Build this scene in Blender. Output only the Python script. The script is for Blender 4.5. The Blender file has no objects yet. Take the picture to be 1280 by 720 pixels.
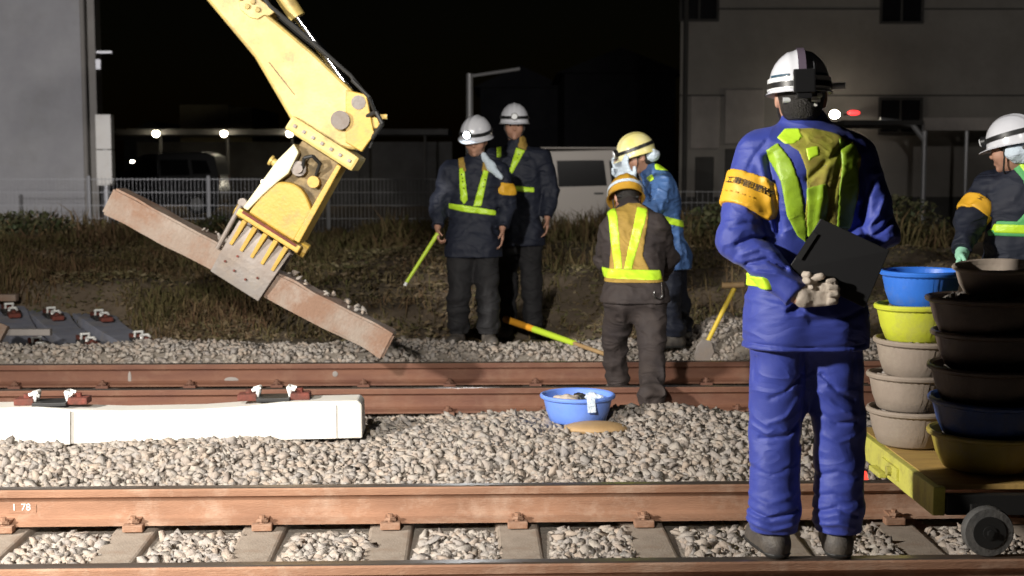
import bpy, bmesh, math, random
import numpy as np
from mathutils import Vector, Matrix
from mathutils.bvhtree import BVHTree
random.seed(7); rng = np.random.default_rng(7)
S = bpy.context.scene
COL = S.collection
R = math.radians
# ------------------------------------------------------------------ camera
CAMZ = 1.35; F = 1660.0; PITCH = math.atan(148/F)
cam = bpy.data.objects.new('camera', bpy.data.cameras.new('camera')); COL.objects.link(cam)
cam.location = (0, 0, CAMZ); cam.rotation_euler = (R(90)-PITCH, 0, 0)
cam.data.sensor_width = 36; cam.data.lens = 36*F/1280; cam.data.clip_end = 2000; cam.data.clip_start = .05
S.camera = cam
cam.data.dof.use_dof = True; cam.data.dof.focus_distance = 5.6; cam.data.dof.aperture_fstop = 3.6
SP, CP = math.sin(PITCH), math.cos(PITCH)
def W(px, py, Y):
    """measured picture position + real distance -> world point"""
    t = (360-py)/F
    Z = Y*(t*CP-SP)/(CP+t*SP)
    return Vector(((px-640)/F*(Y*CP-Z*SP), Y, Z+CAMZ))
TT = math.tan(R(2.0))
def trk(x, y): return y + x*TT          # track frame -> world y
# ------------------------------------------------------------------ helpers
def tag(o, label=None, cat=None, group=None, kind=None):
    if label: o['label'] = label
    if cat: o['category'] = cat
    if group: o['group'] = group
    if kind: o['kind'] = kind
    return o
def thing(name, loc, label, cat, group=None, rz=0):
    o = bpy.data.objects.new(name, None); COL.objects.link(o)
    o.empty_display_size = .1
    o.location = loc; o.rotation_euler = (0, 0, rz)
    return tag(o, label, cat, group)
def link(name, me, mat=None, parent=None, loc=None, smooth=False, world=False):
    """world=True: mesh is in world coordinates, gets shifted under its parent"""
    o = bpy.data.objects.new(name, me); COL.objects.link(o)
    if mat is not None:
        for m in (mat if isinstance(mat, (list, tuple)) else [mat]): me.materials.append(m)
    if smooth: me.polygons.foreach_set('use_smooth', [True]*len(me.polygons))
    if parent is not None:
        o.parent = parent
        if world:
            p = parent; M = Matrix.Identity(4)
            while p is not None:
                M = p.matrix_basis @ M; p = p.parent
            me.transform(M.inverted())
    if loc is not None: o.location = loc
    return o
class MB:
    def __init__(s): s.bm = bmesh.new()
    def box(s, c, d, M=None, bev=0):
        r = bmesh.ops.create_cube(s.bm, size=1)
        vs = r['verts']
        bmesh.ops.scale(s.bm, vec=d, verts=vs)
        if bev:
            es = list({e for v in vs for e in v.link_edges})
            rr = bmesh.ops.bevel(s.bm, geom=es, offset=bev, segments=2, affect='EDGES', profile=.7)
            vs = rr['verts']
            vs = list(set(vs))
        if M is not None: bmesh.ops.transform(s.bm, matrix=M.to_4x4(), verts=vs)
        bmesh.ops.translate(s.bm, vec=c, verts=vs); return s
    def cyl(s, a, b, r1, r2=None, n=16, caps=True):
        a = Vector(a); b = Vector(b); r2 = r1 if r2 is None else r2
        q = (b-a).to_track_quat('Z', 'Y').to_matrix().to_4x4()
        bmesh.ops.create_cone(s.bm, cap_ends=caps, segments=n, radius1=r1, radius2=r2, depth=(b-a).length,
                              matrix=Matrix.Translation((a+b)/2) @ q); return s
    def sph(s, c, r, d=(1, 1, 1), n=16):
        bmesh.ops.create_uvsphere(s.bm, u_segments=n, v_segments=n//2+2, radius=r,
                                  matrix=Matrix.Translation(c) @ Matrix.Diagonal((*d, 1))); return s
    def prism(s, pts, depth_vec):
        """closed outline of 3D points extruded along depth_vec"""
        dv = Vector(depth_vec); v1 = [s.bm.verts.new(p) for p in pts]; v2 = [s.bm.verts.new(Vector(p)+dv) for p in pts]
        s.bm.faces.new(v1[::-1]); s.bm.faces.new(v2); n = len(pts)
        for i in range(n): s.bm.faces.new((v1[i], v1[(i+1) % n], v2[(i+1) % n], v2[i]))
        return s
    def lathe(s, prof, n=40, c=(0, 0, 0), rib=0, nr=0, ribz=(0, 0)):
        rings = []
        for (r, z) in prof:
            ring = []
            for i in range(n):
                a = 2*math.pi*i/n
                rr = r
                if rib and ribz[0] < z < ribz[1]: rr += rib*(1 if i % 2 else -1)
                ring.append(s.bm.verts.new((c[0]+rr*math.cos(a), c[1]+rr*math.sin(a), c[2]+z)))
            rings.append(ring)
        for j in range(len(rings)-1):
            for i in range(n):
                s.bm.faces.new((rings[j][i], rings[j][(i+1) % n], rings[j+1][(i+1) % n], rings[j+1][i]))
        return s
    def build(s, name, mat, parent=None, loc=None, smooth=False, bevel=0, world=False, label=None):
        bmesh.ops.recalc_face_normals(s.bm, faces=s.bm.faces)
        me = bpy.data.meshes.new(name); s.bm.to_mesh(me); s.bm.free()
        o = link(name, me, mat, parent, loc, smooth, world)
        if smooth:
            try: me.set_sharp_from_angle(angle=R(40))
            except Exception: pass
        if bevel:
            m = o.modifiers.new('bevel', 'BEVEL'); m.width = bevel; m.segments = 2; m.limit_method = 'ANGLE'
        if label: o['label'] = label
        return o
def copy_tree(o, parent=None):
    c = o.copy(); COL.objects.link(c); c.parent = parent
    for ch in [k for k in bpy.data.objects if k.parent == o]: copy_tree(ch, c)
    return c
# ------------------------------------------------------------------ materials
def mat(name, col, rough=.6, metal=0, col2=None, scale=8, bump=0, bscale=60, detail=6, spec=.5, emit=None, es=0, lo=.35, hi=.65, island=0, sheen=0, coat=0, stretch=None, dirt=None, wr=0, wrs=9):
    m = bpy.data.materials.new(name); m.use_nodes = True; N = m.node_tree.nodes; L = m.node_tree.links
    b = N['Principled BSDF']; b.inputs['Base Color'].default_value = (*col, 1)
    b.inputs['Roughness'].default_value = rough; b.inputs['Metallic'].default_value = metal
    b.inputs['Specular IOR Level'].default_value = spec
    if sheen: b.inputs['Sheen Weight'].default_value = sheen
    if coat: b.inputs['Coat Weight'].default_value = coat
    tc = N.new('ShaderNodeTexCoord'); vec = tc.outputs['Object']
    if stretch:
        mp = N.new('ShaderNodeMapping'); mp.inputs['Scale'].default_value = stretch; L.new(vec, mp.inputs[0]); vec = mp.outputs[0]
    out = None
    if col2:
        nz = N.new('ShaderNodeTexNoise'); nz.inputs['Scale'].default_value = scale; nz.inputs['Detail'].default_value = detail
        nz.inputs['Roughness'].default_value = .65
        L.new(vec, nz.inputs['Vector'])
        mr = N.new('ShaderNodeMapRange'); mr.inputs[1].default_value = lo; mr.inputs[2].default_value = hi
        L.new(nz.outputs['Fac'], mr.inputs[0])
        mx = N.new('ShaderNodeMix'); mx.data_type = 'RGBA'
        mx.inputs[6].default_value = (*col, 1); mx.inputs[7].default_value = (*col2, 1)
        L.new(mr.outputs[0], mx.inputs[0]); out = mx.outputs[2]
        # roughness variation
        m2 = N.new('ShaderNodeMapRange'); m2.inputs[3].default_value = max(.05, rough-.12); m2.inputs[4].default_value = min(1, rough+.12)
        L.new(nz.outputs['Fac'], m2.inputs[0]); L.new(m2.outputs[0], b.inputs['Roughness'])
    if island:
        g = N.new('ShaderNodeNewGeometry'); cr = N.new('ShaderNodeValToRGB')
        cols = island; el = cr.color_ramp.elements
        el[0].position = 0; el[0].color = (*cols[0], 1); el[1].position = 1; el[1].color = (*cols[-1], 1)
        for i, c in enumerate(cols[1:-1]):
            e = el.new((i+1)/(len(cols)-1)); e.color = (*c, 1)
        L.new(g.outputs['Random Per Island'], cr.inputs[0])
        if out:
            mm = N.new('ShaderNodeMix'); mm.data_type = 'RGBA'; mm.inputs[0].default_value = .35
            L.new(cr.outputs[0], mm.inputs[6]); L.new(out, mm.inputs[7]); out = mm.outputs[2]
        else: out = cr.outputs[0]
    if dirt:
        dz = N.new('ShaderNodeTexNoise'); dz.inputs['Scale'].default_value = dirt[1]; dz.inputs['Detail'].default_value = 8; dz.inputs['Roughness'].default_value = .75
        L.new(tc.outputs['Object'], dz.inputs['Vector'])
        dr = N.new('ShaderNodeMapRange'); dr.inputs[1].default_value = .5; dr.inputs[2].default_value = .72; dr.inputs[4].default_value = dirt[2]
        L.new(dz.outputs['Fac'], dr.inputs[0])
        dm = N.new('ShaderNodeMix'); dm.data_type = 'RGBA'; dm.inputs[7].default_value = (*dirt[0], 1)
        L.new(dr.outputs[0], dm.inputs[0])
        if out: L.new(out, dm.inputs[6])
        else: dm.inputs[6].default_value = (*col, 1)
        out = dm.outputs[2]
    if out: L.new(out, b.inputs['Base Color'])
    if bump:
        bz = N.new('ShaderNodeTexNoise'); bz.inputs['Scale'].default_value = bscale; bz.inputs['Detail'].default_value = 5
        L.new(vec, bz.inputs['Vector'])
        bp = N.new('ShaderNodeBump'); bp.inputs['Strength'].default_value = min(1, bump); bp.inputs['Distance'].default_value = .01
        L.new(bz.outputs['Fac'], bp.inputs['Height']); L.new(bp.outputs[0], b.inputs['Normal'])
    if wr:
        mp2 = N.new('ShaderNodeMapping'); mp2.inputs['Scale'].default_value = (1.2, 1, 2.0); L.new(tc.outputs['Object'], mp2.inputs[0])
        wz = N.new('ShaderNodeTexNoise'); wz.inputs['Scale'].default_value = wrs; wz.inputs['Detail'].default_value = 1.5; wz.inputs['Distortion'].default_value = .9
        L.new(mp2.outputs[0], wz.inputs['Vector'])
        a1 = N.new('ShaderNodeMath'); a1.operation = 'SUBTRACT'; a1.inputs[1].default_value = .5; L.new(wz.outputs['Fac'], a1.inputs[0])
        a2 = N.new('ShaderNodeMath'); a2.operation = 'ABSOLUTE'; L.new(a1.outputs[0], a2.inputs[0])
        a3 = N.new('ShaderNodeMath'); a3.operation = 'MINIMUM'; a3.inputs[1].default_value = .12; L.new(a2.outputs[0], a3.inputs[0])
        wb = N.new('ShaderNodeBump'); wb.inputs['Strength'].default_value = 1; wb.inputs['Distance'].default_value = wr; wb.invert = True
        L.new(a3.outputs[0], wb.inputs['Height'])
        if bump: L.new(bp.outputs[0], wb.inputs['Normal'])
        L.new(wb.outputs[0], b.inputs['Normal'])
    if emit:
        b.inputs['Emission Color'].default_value = (*emit, 1); b.inputs['Emission Strength'].default_value = es
    return m
DUST = (.30, .25, .19)
M = dict(
 rust=mat('rust', (.33, .155, .085), .75, .1, (.22, .10, .06), 5, .35, 120, stretch=(.35, 1, 2), dirt=((.36, .22, .14), 3, .7)),
 rustpale=mat('dusty_rust', (.31, .165, .10), .85, 0, (.22, .115, .07), 5, .35, 120, stretch=(.35, 1, 2), dirt=((.45, .33, .25), 3, .7)),
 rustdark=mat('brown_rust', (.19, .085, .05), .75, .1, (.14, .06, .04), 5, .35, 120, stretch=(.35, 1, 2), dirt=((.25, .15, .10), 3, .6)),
 railtop=mat('rail_top', (.30, .27, .25), .32, .8, (.22, .15, .11), 4, stretch=(.2, 1, 1)),
 darkrust=mat('dark_rust', (.20, .045, .03), .8, .1, (.09, .035, .025), 14, .4, 90),
 stone=mat('stone', (.42, .38, .33), .85, 0, (.24, .21, .19), 55, .5, 160,
           island=[(.21, .18, .165), (.31, .27, .235), (.36, .275, .21), (.27, .245, .235), (.37, .33, .285), (.31, .235, .185), (.23, .215, .21), (.42, .37, .32)]),
 ballastbed=mat('ballast_bed', (.25, .22, .19), .95, 0, (.2, .17, .14), 30, .8, 60),
 concrete=mat('concrete', (.30, .25, .205), .9, 0, (.22, .18, .145), 12, .3, 120, dirt=((.28, .18, .12), 6, .6)),
 bluecon=mat('grey_concrete', (.27, .28, .34), .8, 0, (.20, .21, .27), 6, .3, 90, dirt=((.33, .30, .27), 5, .8)),
 white=mat('white_concrete', (.66, .64, .60), .6, 0, (.56, .53, .48), 3, .12, 90, lo=.5, hi=.8, dirt=((.62, .55, .45), 7, .35)),
 whitemetal=mat('white_steel', (.8, .8, .78), .45, .2),
 dirt=mat('soil', (.115, .085, .058), .95, 0, (.19, .145, .10), 2.2, .9, 18, dirt=((.06, .055, .03), .9, .8)),
 oldtie=mat('old_sleeper', (.27, .21, .17), .9, 0, (.24, .145, .10), 3, .7, 60, lo=.42, hi=.58, dirt=((.34, .29, .25), 4, .8)),
 yellow=mat('yellow_paint', (.50, .31, .05), .45, .1, (.55, .36, .07), 5, .15, 60, dirt=((.24, .17, .09), 7, .65)),
 cream=mat('cream_paint', (.60, .45, .15), .45, .1, (.52, .38, .12), 5, .15, 60, dirt=((.20, .14, .07), 3.5, .85)),
 creampale=mat('pale_cream_paint', (.74, .68, .46), .45, .1, (.66, .60, .38), 5, .1, 60, dirt=((.40, .33, .2), 9, .5)),
 recess=mat('dark_brown_steel', (.22, .15, .06), .55, .3, (.12, .09, .05), 10, .3, 60),  # dark brown tone of the grab body and weld seam
 steel=mat('worn_steel', (.27, .245, .23), .55, .4, (.22, .18, .155), 5, .15, 60, dirt=((.34, .28, .22), 9, .5)),
 chrome=mat('chrome', (.75, .75, .75), .15, 1),
 hose=mat('black_rubber', (.02, .02, .02), .55),
 grass=mat('dry_grass', (.13, .065, .04), .95, 0, (.10, .10, .035), 1.1, lo=.42, hi=.58, spec=.1, island=[(.15, .11, .06), (.08, .085, .03), (.19, .14, .08), (.11, .065, .04), (.13, .11, .05)]),
 blue=mat('blue_workwear', (.034, .056, .34), .55, 0, (.028, .045, .28), 6, .25, 300, sheen=.1, wr=0.032, wrs=3.6),
 navy=mat('navy_workwear', (.007, .010, .024), .7, 0, (.011, .015, .030), 6, .15, 300, wr=0.035, wrs=4.5),
 darkpants=mat('dark_trousers', (.009, .009, .011), .8, 0, (.015, .014, .016), 5, .15, 300, wr=0.035, wrs=4.5),
 lightblue=mat('light_blue_workwear', (.08, .17, .40), .45, 0, (.06, .13, .32), 5, .15, 300, wr=0.05, wrs=5),
 brownwear=mat('dark_brown_workwear', (.030, .023, .024), .8, 0, (.042, .031, .028), 6, .2, 300, wr=0.035, wrs=4.5),
 mesh=mat('vest_mesh', (.40, .42, .04), .75, 0, (.30, .20, .05), 7, .5, 500, wr=0.03, wrs=5),
 ochre=mat('vest_ochre', (.42, .27, .05), .75, 0, (.36, .23, .05), 10, .3, 400, wr=0.02, wrs=6),
 lime=mat('lime_tape', (.62, .95, .05), .35, 0, (.55, .85, .04), 12, .2, 250, wr=0.006, wrs=8),
 limedull=mat('lime_tape_dull', (.33, .52, .03), .4, 0, (.26, .42, .03), 12, .2, 250, wr=0.012, wrs=7),
 green=mat('green_webbing', (.10, .42, .14), .6, 0, None, 8, .2, 300),
 band=mat('armband_orange', (.85, .47, .03), .5, 0, (.78, .42, .03), 8, .15, 200),
 print=mat('black_print', (.05, .035, .02), .7),
 faint=mat('faded_print', (.45, .22, .02), .7),
 skin=mat('skin', (.48, .27, .19), .5, 0, (.42, .22, .15), 18, .1, 200, spec=.4),
 eye=mat('eye_dark', (.02, .015, .012), .2),
 hair=mat('hair_black', (.015, .012, .01), .5, 0, None, 8, .8, 220),
 glove=mat('work_glove', (.52, .45, .38), .9, 0, (.42, .36, .30), 25, .6, 350, wr=0.004, wrs=30),
 glovegreen=mat('pale_green_glove', (.35, .72, .52), .7, 0, None, 8, .2, 250),
 boot=mat('boot', (.05, .045, .045), .6, 0, (.10, .085, .07), 12, .3, 150),
 greyboot=mat('dusty_boot', (.22, .19, .17), .8, 0, (.14, .12, .11), 12, .3, 150),
 helmet=mat('white_helmet', (.72, .73, .78), .25, 0, (.66, .67, .73), 8, coat=.3),
 helmety=mat('yellow_helmet', (.80, .68, .10), .3, 0, (.85, .80, .5), 3, coat=.3),
 helmeto=mat('ochre_helmet', (.60, .33, .03), .3, 0, (.5, .28, .04), 8, coat=.3),
 black=mat('black_plastic', (.012, .012, .013), .4),
 stripe=mat('teal_stripe', (.02, .07, .12), .5),
 clear=mat('clear_band', (.7, .72, .74), .25),
 stripdark=mat('dark_purple_strip', (.14, .11, .15), .4),
 clip=mat('clipboard_black', (.008, .008, .009), .5, 0, None, 8, .08, 400, spec=.35),
 towel=mat('pale_towel', (.62, .72, .82), .95, 0, None, 8, .5, 120, wr=0.02, wrs=10),
 tubblue=mat('blue_plastic', (.04, .20, .78), .42, 0, (.035, .17, .68), 6, .1, 60, dirt=((.25, .26, .28), 10, .3)),
 tubblue2=mat('pale_blue_plastic', (.16, .30, .85), .4, 0, (.14, .26, .75), 6, .1, 60, dirt=((.3, .3, .33), 10, .25)),
 tubblueshade=mat('shaded_blue_plastic', (.015, .05, .20), .45, 0, (.012, .04, .16), 6, .1, 60, dirt=((.10, .09, .08), 8, .5)),  # tub blue darkened, the stack's shade is put into the colour
 tubyellow=mat('yellow_green_plastic', (.62, .68, .05), .42, 0, (.55, .58, .05), 6, .1, 60, dirt=(DUST, 9, .4)),
 tubyellowshade=mat('shaded_yellow_plastic', (.34, .27, .05), .5, 0, (.27, .21, .05), 6, .1, 60, dirt=(DUST, 8, .5)),  # tub yellow darkened to carry the shade on its stack
 tubgrey=mat('dusty_grey_plastic', (.33, .27, .22), .7, 0, (.26, .21, .17), 7, .15, 60, dirt=((.42, .36, .29), 7, .7)),
 tubbrown=mat('brown_plastic', (.075, .052, .042), .5, 0, (.055, .04, .034), 7, .15, 60, dirt=((.16, .12, .09), 9, .5)),
 darkgravel=mat('dark_gravel', (.10, .085, .075), .95, 0, None, 30, .6, 120, island=[(.05, .045, .04), (.16, .14, .12), (.10, .09, .08)]),
 cart=mat('cart_yellow', (.62, .60, .12), .5, .1, (.52, .50, .10), 6, .2, 60, dirt=((.25, .2, .1), 12, .7)),
 ply=mat('orange_plywood', (.50, .33, .10), .7, 0, (.40, .25, .08), 5, .2, 60, stretch=(1, 6, 1)),
 tyre=mat('grey_tyre', (.055, .055, .055), .75, 0, (.085, .08, .075), 10, .3, 90),
 darksteel=mat('dark_steel', (.03, .03, .03), .5, .6),
 wood=mat('wood_handle', (.42, .28, .14), .7, 0, (.35, .22, .1), 6, .2, 60),
 orange=mat('orange_grip', (.85, .38, .03), .5),
 stick=mat('yellow_green_stick', (.55, .75, .05), .4),
 toolyellow=mat('yellow_handle', (.75, .55, .06), .45),
 wall=mat('grey_render', (.33, .325, .33), .85, 0, (.28, .275, .285), 1.2, .25, 25, dirt=((.22, .21, .19), .8, .45)),
 wall2=mat('grey_siding', (.24, .225, .205), .85, 0, (.20, .185, .17), 1.0, .25, 25, dirt=((.15, .13, .11), .7, .45)),
 walldark=mat('dark_wall', (.05, .048, .046), .8, 0, (.035, .033, .03), 1.4, .2, 20),
 lightpanel=mat('pale_panel', (.30, .27, .25), .7, 0, (.22, .2, .19), 2),
 glass=mat('dark_glass', (.01, .01, .012), .12, 0, spec=.6),
 carpaint=mat('beige_white_paint', (.40, .36, .33), .35, .1, coat=.4),
 darkpaint=mat('dark_car_paint', (.06, .06, .065), .3, .2, coat=.4),
 galv=mat('galvanised_steel', (.55, .55, .57), .5, .5),
 fencewire=mat('dull_fence_wire', (.28, .28, .29), .6, .3),
 lamp=mat('lamp_glow', (1, .95, .8), .5, emit=(1, .9, .68), es=45),
 headlampm=mat('headlamp_glow', (1, 1, 1), .5, emit=(.8, .92, 1), es=60),
 redlamp=mat('red_lamp_glow', (.8, .03, .03), .4, emit=(1, .05, .03), es=2.5),
 redlampfar=mat('red_lamp_far', (.8, .03, .03), .4, emit=(1, .03, .03), es=4),
 litwall=mat('lit_tint_wall', (.34, .29, .16), .9, 0, (.25, .21, .12), 1),  # pale warm wall colour stands in for lamplight on the annex
 litter=mat('dead_leaves', (.13, .08, .05), .9, 0, (.09, .10, .035), 1.3, lo=.42, hi=.58, spec=.15, island=[(.10, .06, .035), (.20, .15, .09), (.07, .075, .03), (.28, .22, .15), (.13, .10, .05)]),
 night=mat('night_black', (.018, .018, .02), .95, 0, (.012, .012, .014), 1, spec=.1),  # near-black colour holds the night darkness of the far houses
 shrub=mat('shrub_leaf', (.05, .065, .025), .7, island=[(.04, .06, .02), (.09, .09, .035), (.06, .05, .03)]),
)
# ------------------------------------------------------------------ world + lights
w = bpy.data.worlds.new('World'); S.world = w; w.use_nodes = True
N = w.node_tree.nodes; sky = N.new('ShaderNodeTexSky'); sky.sky_type = 'NISHITA'; sky.sun_disc = False
sky.sun_elevation = R(2); sky.sun_rotation = R(200)
w.node_tree.links.new(sky.outputs[0], N['Background'].inputs[0]); N['Background'].inputs[1].default_value = .0006
def spot(name, loc, aim, watt, ang, col=(1, .95, .87), rad=.12, blend=.6):
    l = bpy.data.lights.new(name, 'SPOT'); l.energy = watt; l.spot_size = R(ang); l.spot_blend = blend; l.color = col; l.shadow_soft_size = rad
    o = bpy.data.objects.new(name, l); COL.objects.link(o); o.location = loc
    o.rotation_euler = (Vector(aim)-Vector(loc)).to_track_quat('-Z', 'Y').to_euler(); return o
spot('floodlight', (-5.7, 2.0, 3.2), (-.4, 6.2, .6), 4000, 84, rad=.2, blend=.9)
spot('floodlight', (-1.7, -1.2, 3.2), (-2.3, 9.8, 0), 3500, 54, rad=.13, blend=.8)
spot('floodlight', (5.5, 5.5, 4.2), (-.2, 12.0, .3), 200, 60, rad=.10)
spot('floodlight', (-8.5, 2.0, 4.2), (-11, 24.5, 3.0), 9000, 46, rad=.2, col=(1, .97, .98), blend=.6)
spot('floodlight', (2.0, -2.0, 4.2), (7, 27, 3.2), 1900, 44, rad=.2, col=(1, .95, .9), blend=1)
sn = bpy.data.lights.new('faint_fill', 'SUN'); sn.energy = .006; sn.angle = R(2); so = bpy.data.objects.new('faint_fill', sn); COL.objects.link(so)
so.rotation_euler = (R(50), 0, R(-30))  # weak directional lamp added only for faint overall fill
S.view_settings.view_transform = 'Standard'; S.view_settings.look = 'None'; S.view_settings.gamma = 1; S.view_settings.exposure = 0
# ------------------------------------------------------------------ ground
GY = [-300, 0, 3.3, 3.9, 4.3, 5.9, 6.1, 6.4, 7.3, 7.8, 8.05, 9.45, 9.6, 9.8, 10.15, 10.4, 10.9, 11.3, 12.5, 14, 20, 30, 900]
GZ = [-.3, -.3, -.3, -.2, -.195, -.195, -.13, -.035, -.04, -.13, -.195, -.195, -.10, .02, .03, -.04, -.05, .0, .36, .43, .34, .05, 0]
_lat = rng.random((64, 64))
def n2(x, y, s):
    x = x*s; y = y*s; xi = np.floor(x).astype(int); yi = np.floor(y).astype(int); u = x-xi; v = y-yi
    u = u*u*(3-2*u); v = v*v*(3-2*v)
    g = lambda a, b: _lat[a % 64, b % 64]
    return (g(xi, yi)*(1-u)+g(xi+1, yi)*u)*(1-v)+(g(xi, yi+1)*(1-u)+g(xi+1, yi+1)*u)*v-.5
def H(x, y):
    x = np.asarray(x, float); y = np.asarray(y, float); yt = y-x*TT
    z = np.interp(yt, GY, GZ)
    b = np.clip((yt-10.6)/1.5, 0, 1)*np.clip((60-yt)/20, 0, 1)
    z = z + b*(n2(x, y, 1.1)*.22+n2(x, y, 3.2)*.09+n2(x, y, 9)*.035)
    m = np.clip((yt-5.8)/.3, 0, 1)*np.clip((8.0-yt)/.4, 0, 1)+np.clip((yt-9.5)/.2, 0, 1)*np.clip((10.5-yt)/.3, 0, 1)
    z = z + m*(n2(x, y, 2.3)*.05+n2(x, y, 6)*.03)
    z = z - .20*np.clip((yt-10.15)/.3, 0, 1)*np.clip((12.1-yt)/.3, 0, 1)*np.clip((-2.35-.62*(y-10.2)-x)/.3, 0, 1)
    z = z + .20*np.exp(-((x-1.62)/.28)**2-((y-10.05)/.3)**2)      # little heap of ballast
    z = z + .05*np.exp(-((x-.9)/.5)**2-((y-7.2)/.4)**2)
    return z
def make_ground():
    xs = np.concatenate([[-400, -120, -50, -25, -14], np.arange(-9, 9.01, .12), [14, 25, 50, 120, 400]])
    ys = np.concatenate([[-100, -20, -4, 0, 2], np.arange(3.2, 14, .08), np.arange(14, 30, .3), [34, 40, 60, 100, 200, 500, 900]])
    X, Y = np.meshgrid(xs, ys, indexing='ij'); Z = H(X, Y)-.006
    V = np.stack([X, Y, Z], -1).reshape(-1, 3); ny = len(ys); i, j = np.meshgrid(np.arange(len(xs)-1), np.arange(ny-1), indexing='ij')
    a = (i*ny+j).ravel(); Fc = np.stack([a, a+ny, a+ny+1, a+1], -1)
    me = bpy.data.meshes.new('ground'); me.from_pydata(V.tolist(), [], Fc.tolist())
    me.materials.append(M['dirt']); me.materials.append(M['ballastbed'])
    yc = Y[:-1, :-1].ravel()-X[:-1, :-1].ravel()*TT
    me.polygons.foreach_set('material_index', (yc < 10.45).astype(np.int32))
    o = link('ground', me, smooth=True)
    tag(o, 'bare brown soil and bank under the tracks and the weeds', 'ground', kind='structure')
make_ground()
# ------------------------------------------------------------------ stones
def stone_templates(k=24, n=9):
    T = []
    for i in range(k):
        bm = bmesh.new()
        P = rng.normal(size=(n, 3)); P /= np.linalg.norm(P, axis=1)[:, None]; P *= rng.uniform(.85, 1.2, (n, 1)); P *= np.array([1.1, rng.uniform(.6, .95), rng.uniform(.5, .8)])
        for p in P: bm.verts.new(p)
        bmesh.ops.convex_hull(bm, input=bm.verts)
        for v in [v for v in bm.verts if not v.link_faces]: bm.verts.remove(v)
        bmesh.ops.triangulate(bm, faces=bm.faces); bm.verts.index_update()
        T.append((np.array([v.co[:] for v in bm.verts]), np.array([[v.index for v in f.verts] for f in bm.faces]))); bm.free()
    return T
TPL = stone_templates()
def rand_rot(n):
    q = rng.normal(size=(n, 4)); q /= np.linalg.norm(q, axis=1)[:, None]; a, b, c, d = q.T
    return np.stack([1-2*(c*c+d*d), 2*(b*c-a*d), 2*(b*d+a*c), 2*(b*c+a*d), 1-2*(b*b+d*d), 2*(c*d-a*b), 2*(b*d-a*c), 2*(c*d+a*b), 1-2*(b*b+c*c)], -1).reshape(n, 3, 3)
def scatter(name, P, r, m, parent=None, world=False):
    n = len(P); which = rng.integers(0, len(TPL), n); Rm = rand_rot(n); VV = []; FF = []; off = 0
    for k, (tv, tf) in enumerate(TPL):
        idx = np.where(which == k)[0]
        if not len(idx): continue
        v = np.einsum('nij,vj->nvi', Rm[idx], tv)*r[idx][:, None, None]
        v[:, :, 2] *= .85
        v += P[idx][:, None, :]
        f = tf[None]+(np.arange(len(idx))*len(tv))[:, None, None]+off
        VV.append(v.reshape(-1, 3)); FF.append(f.reshape(-1, 3)); off += len(idx)*len(tv)
    V = np.concatenate(VV); Fc = np.concatenate(FF)
    me = bpy.data.meshes.new(name); me.vertices.add(len(V)); me.vertices.foreach_set('co', V.astype(np.float32).ravel())
    me.loops.add(len(Fc)*3); me.loops.foreach_set('vertex_index', Fc.astype(np.int32).ravel())
    me.polygons.add(len(Fc)); me.polygons.foreach_set('loop_start', np.arange(0, len(Fc)*3, 3, dtype=np.int32))
    me.update(calc_edges=True)
    return link(name, me, m, parent, world=world)
YB, YA, YC, YD = 4.50, 5.63, 8.20, 9.28         # rails, in the track frame at x = 0
NEARX = [-1.56+.54*i for i in range(-5, 12)]
FARX = [-5.2+.6*i for i in range(18)]
def make_ballast():
    n = 100000
    y = rng.uniform(3.5, 10.6, n); hw = .45*y+.9; x = rng.uniform(-1, 1, n)*hw
    keep = rng.random(n) < hw/(.45*10.6+.9)*1.0
    # extra density near the camera
    x = x[keep]; y = y[keep]
    n = 40000
    y2 = rng.uniform(3.6, 7.6, n); x2 = rng.uniform(-1, 1, n)*(.43*y2+.6); x = np.concatenate([x, x2]); y = np.concatenate([y, y2])
    yt = y-x*TT; ok = np.ones(len(x), bool)
    for yr in (YB, YA, YC, YD): ok &= np.abs(yt-yr) > .088
    for xs in NEARX:
        ok &= ~((np.abs(x-xs) < .112+rng.normal(0, .008, len(x))) & (yt > YB-.5) & (yt < YA+.32))
    for xs in FARX:
        ok &= ~((np.abs(x-xs) < .10) & (yt > YC-.3) & (yt < YD+.15))
    ok &= (yt < 10.35+rng.normal(0, .08, len(x)))
    x = x[ok]; y = y[ok]; r = rng.uniform(.014, .034, len(x))*rng.choice([1, 1, 1.4], len(x))
    z = H(x, y)+rng.uniform(-.012, .010, len(x))
    o = scatter('ballast', np.stack([x, y, z], -1), r, M['stone'])
    tag(o, 'loose pale crushed stone ballast around and between the tracks', 'ballast', kind='stuff')
make_ballast()
# ------------------------------------------------------------------ rails
def rail_profile():
    h = .153
    half = [(.064, -h), (.064, -h+.011), (.028, -h+.022), (.010, -h+.034), (.0078, -h+.06), (.0078, -.052), (.013, -.044), (.0315, -.036), (.0325, -.010), (.029, -.003), (.020, 0)]
    return [(-a, b) for a, b in half[::-1]][:0] + [(a, b) for a, b in half] + [(-a, b) for a, b in half[::-1]]
def make_rail(y0, label, m='rustpale'):
    pr = rail_profile(); L = 11.0
    t = thing('rail', (0, y0, 0), label, 'rail', rz=math.atan(TT), group='rails of the two tracks')
    b = MB(); b.prism([(-L, a, z) for a, z in pr], (2*L, 0, 0))
    o = b.build('rail_bar', [M[m], M['railtop']], t)
    for p in o.data.polygons:
        if p.normal.z > .5 and p.center.z > -.006: p.material_index = 1
    return t
rB = make_rail(YB, 'rusty rail nearest the camera, under the blue-clad worker\'s boots')
rA = make_rail(YA, 'rusty rail with the white 78 mark, second from the camera')
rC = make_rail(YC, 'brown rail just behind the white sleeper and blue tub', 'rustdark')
rD = make_rail(YD, 'farthest rusty rail, in front of the low heap of ballast', 'rustdark')
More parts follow.
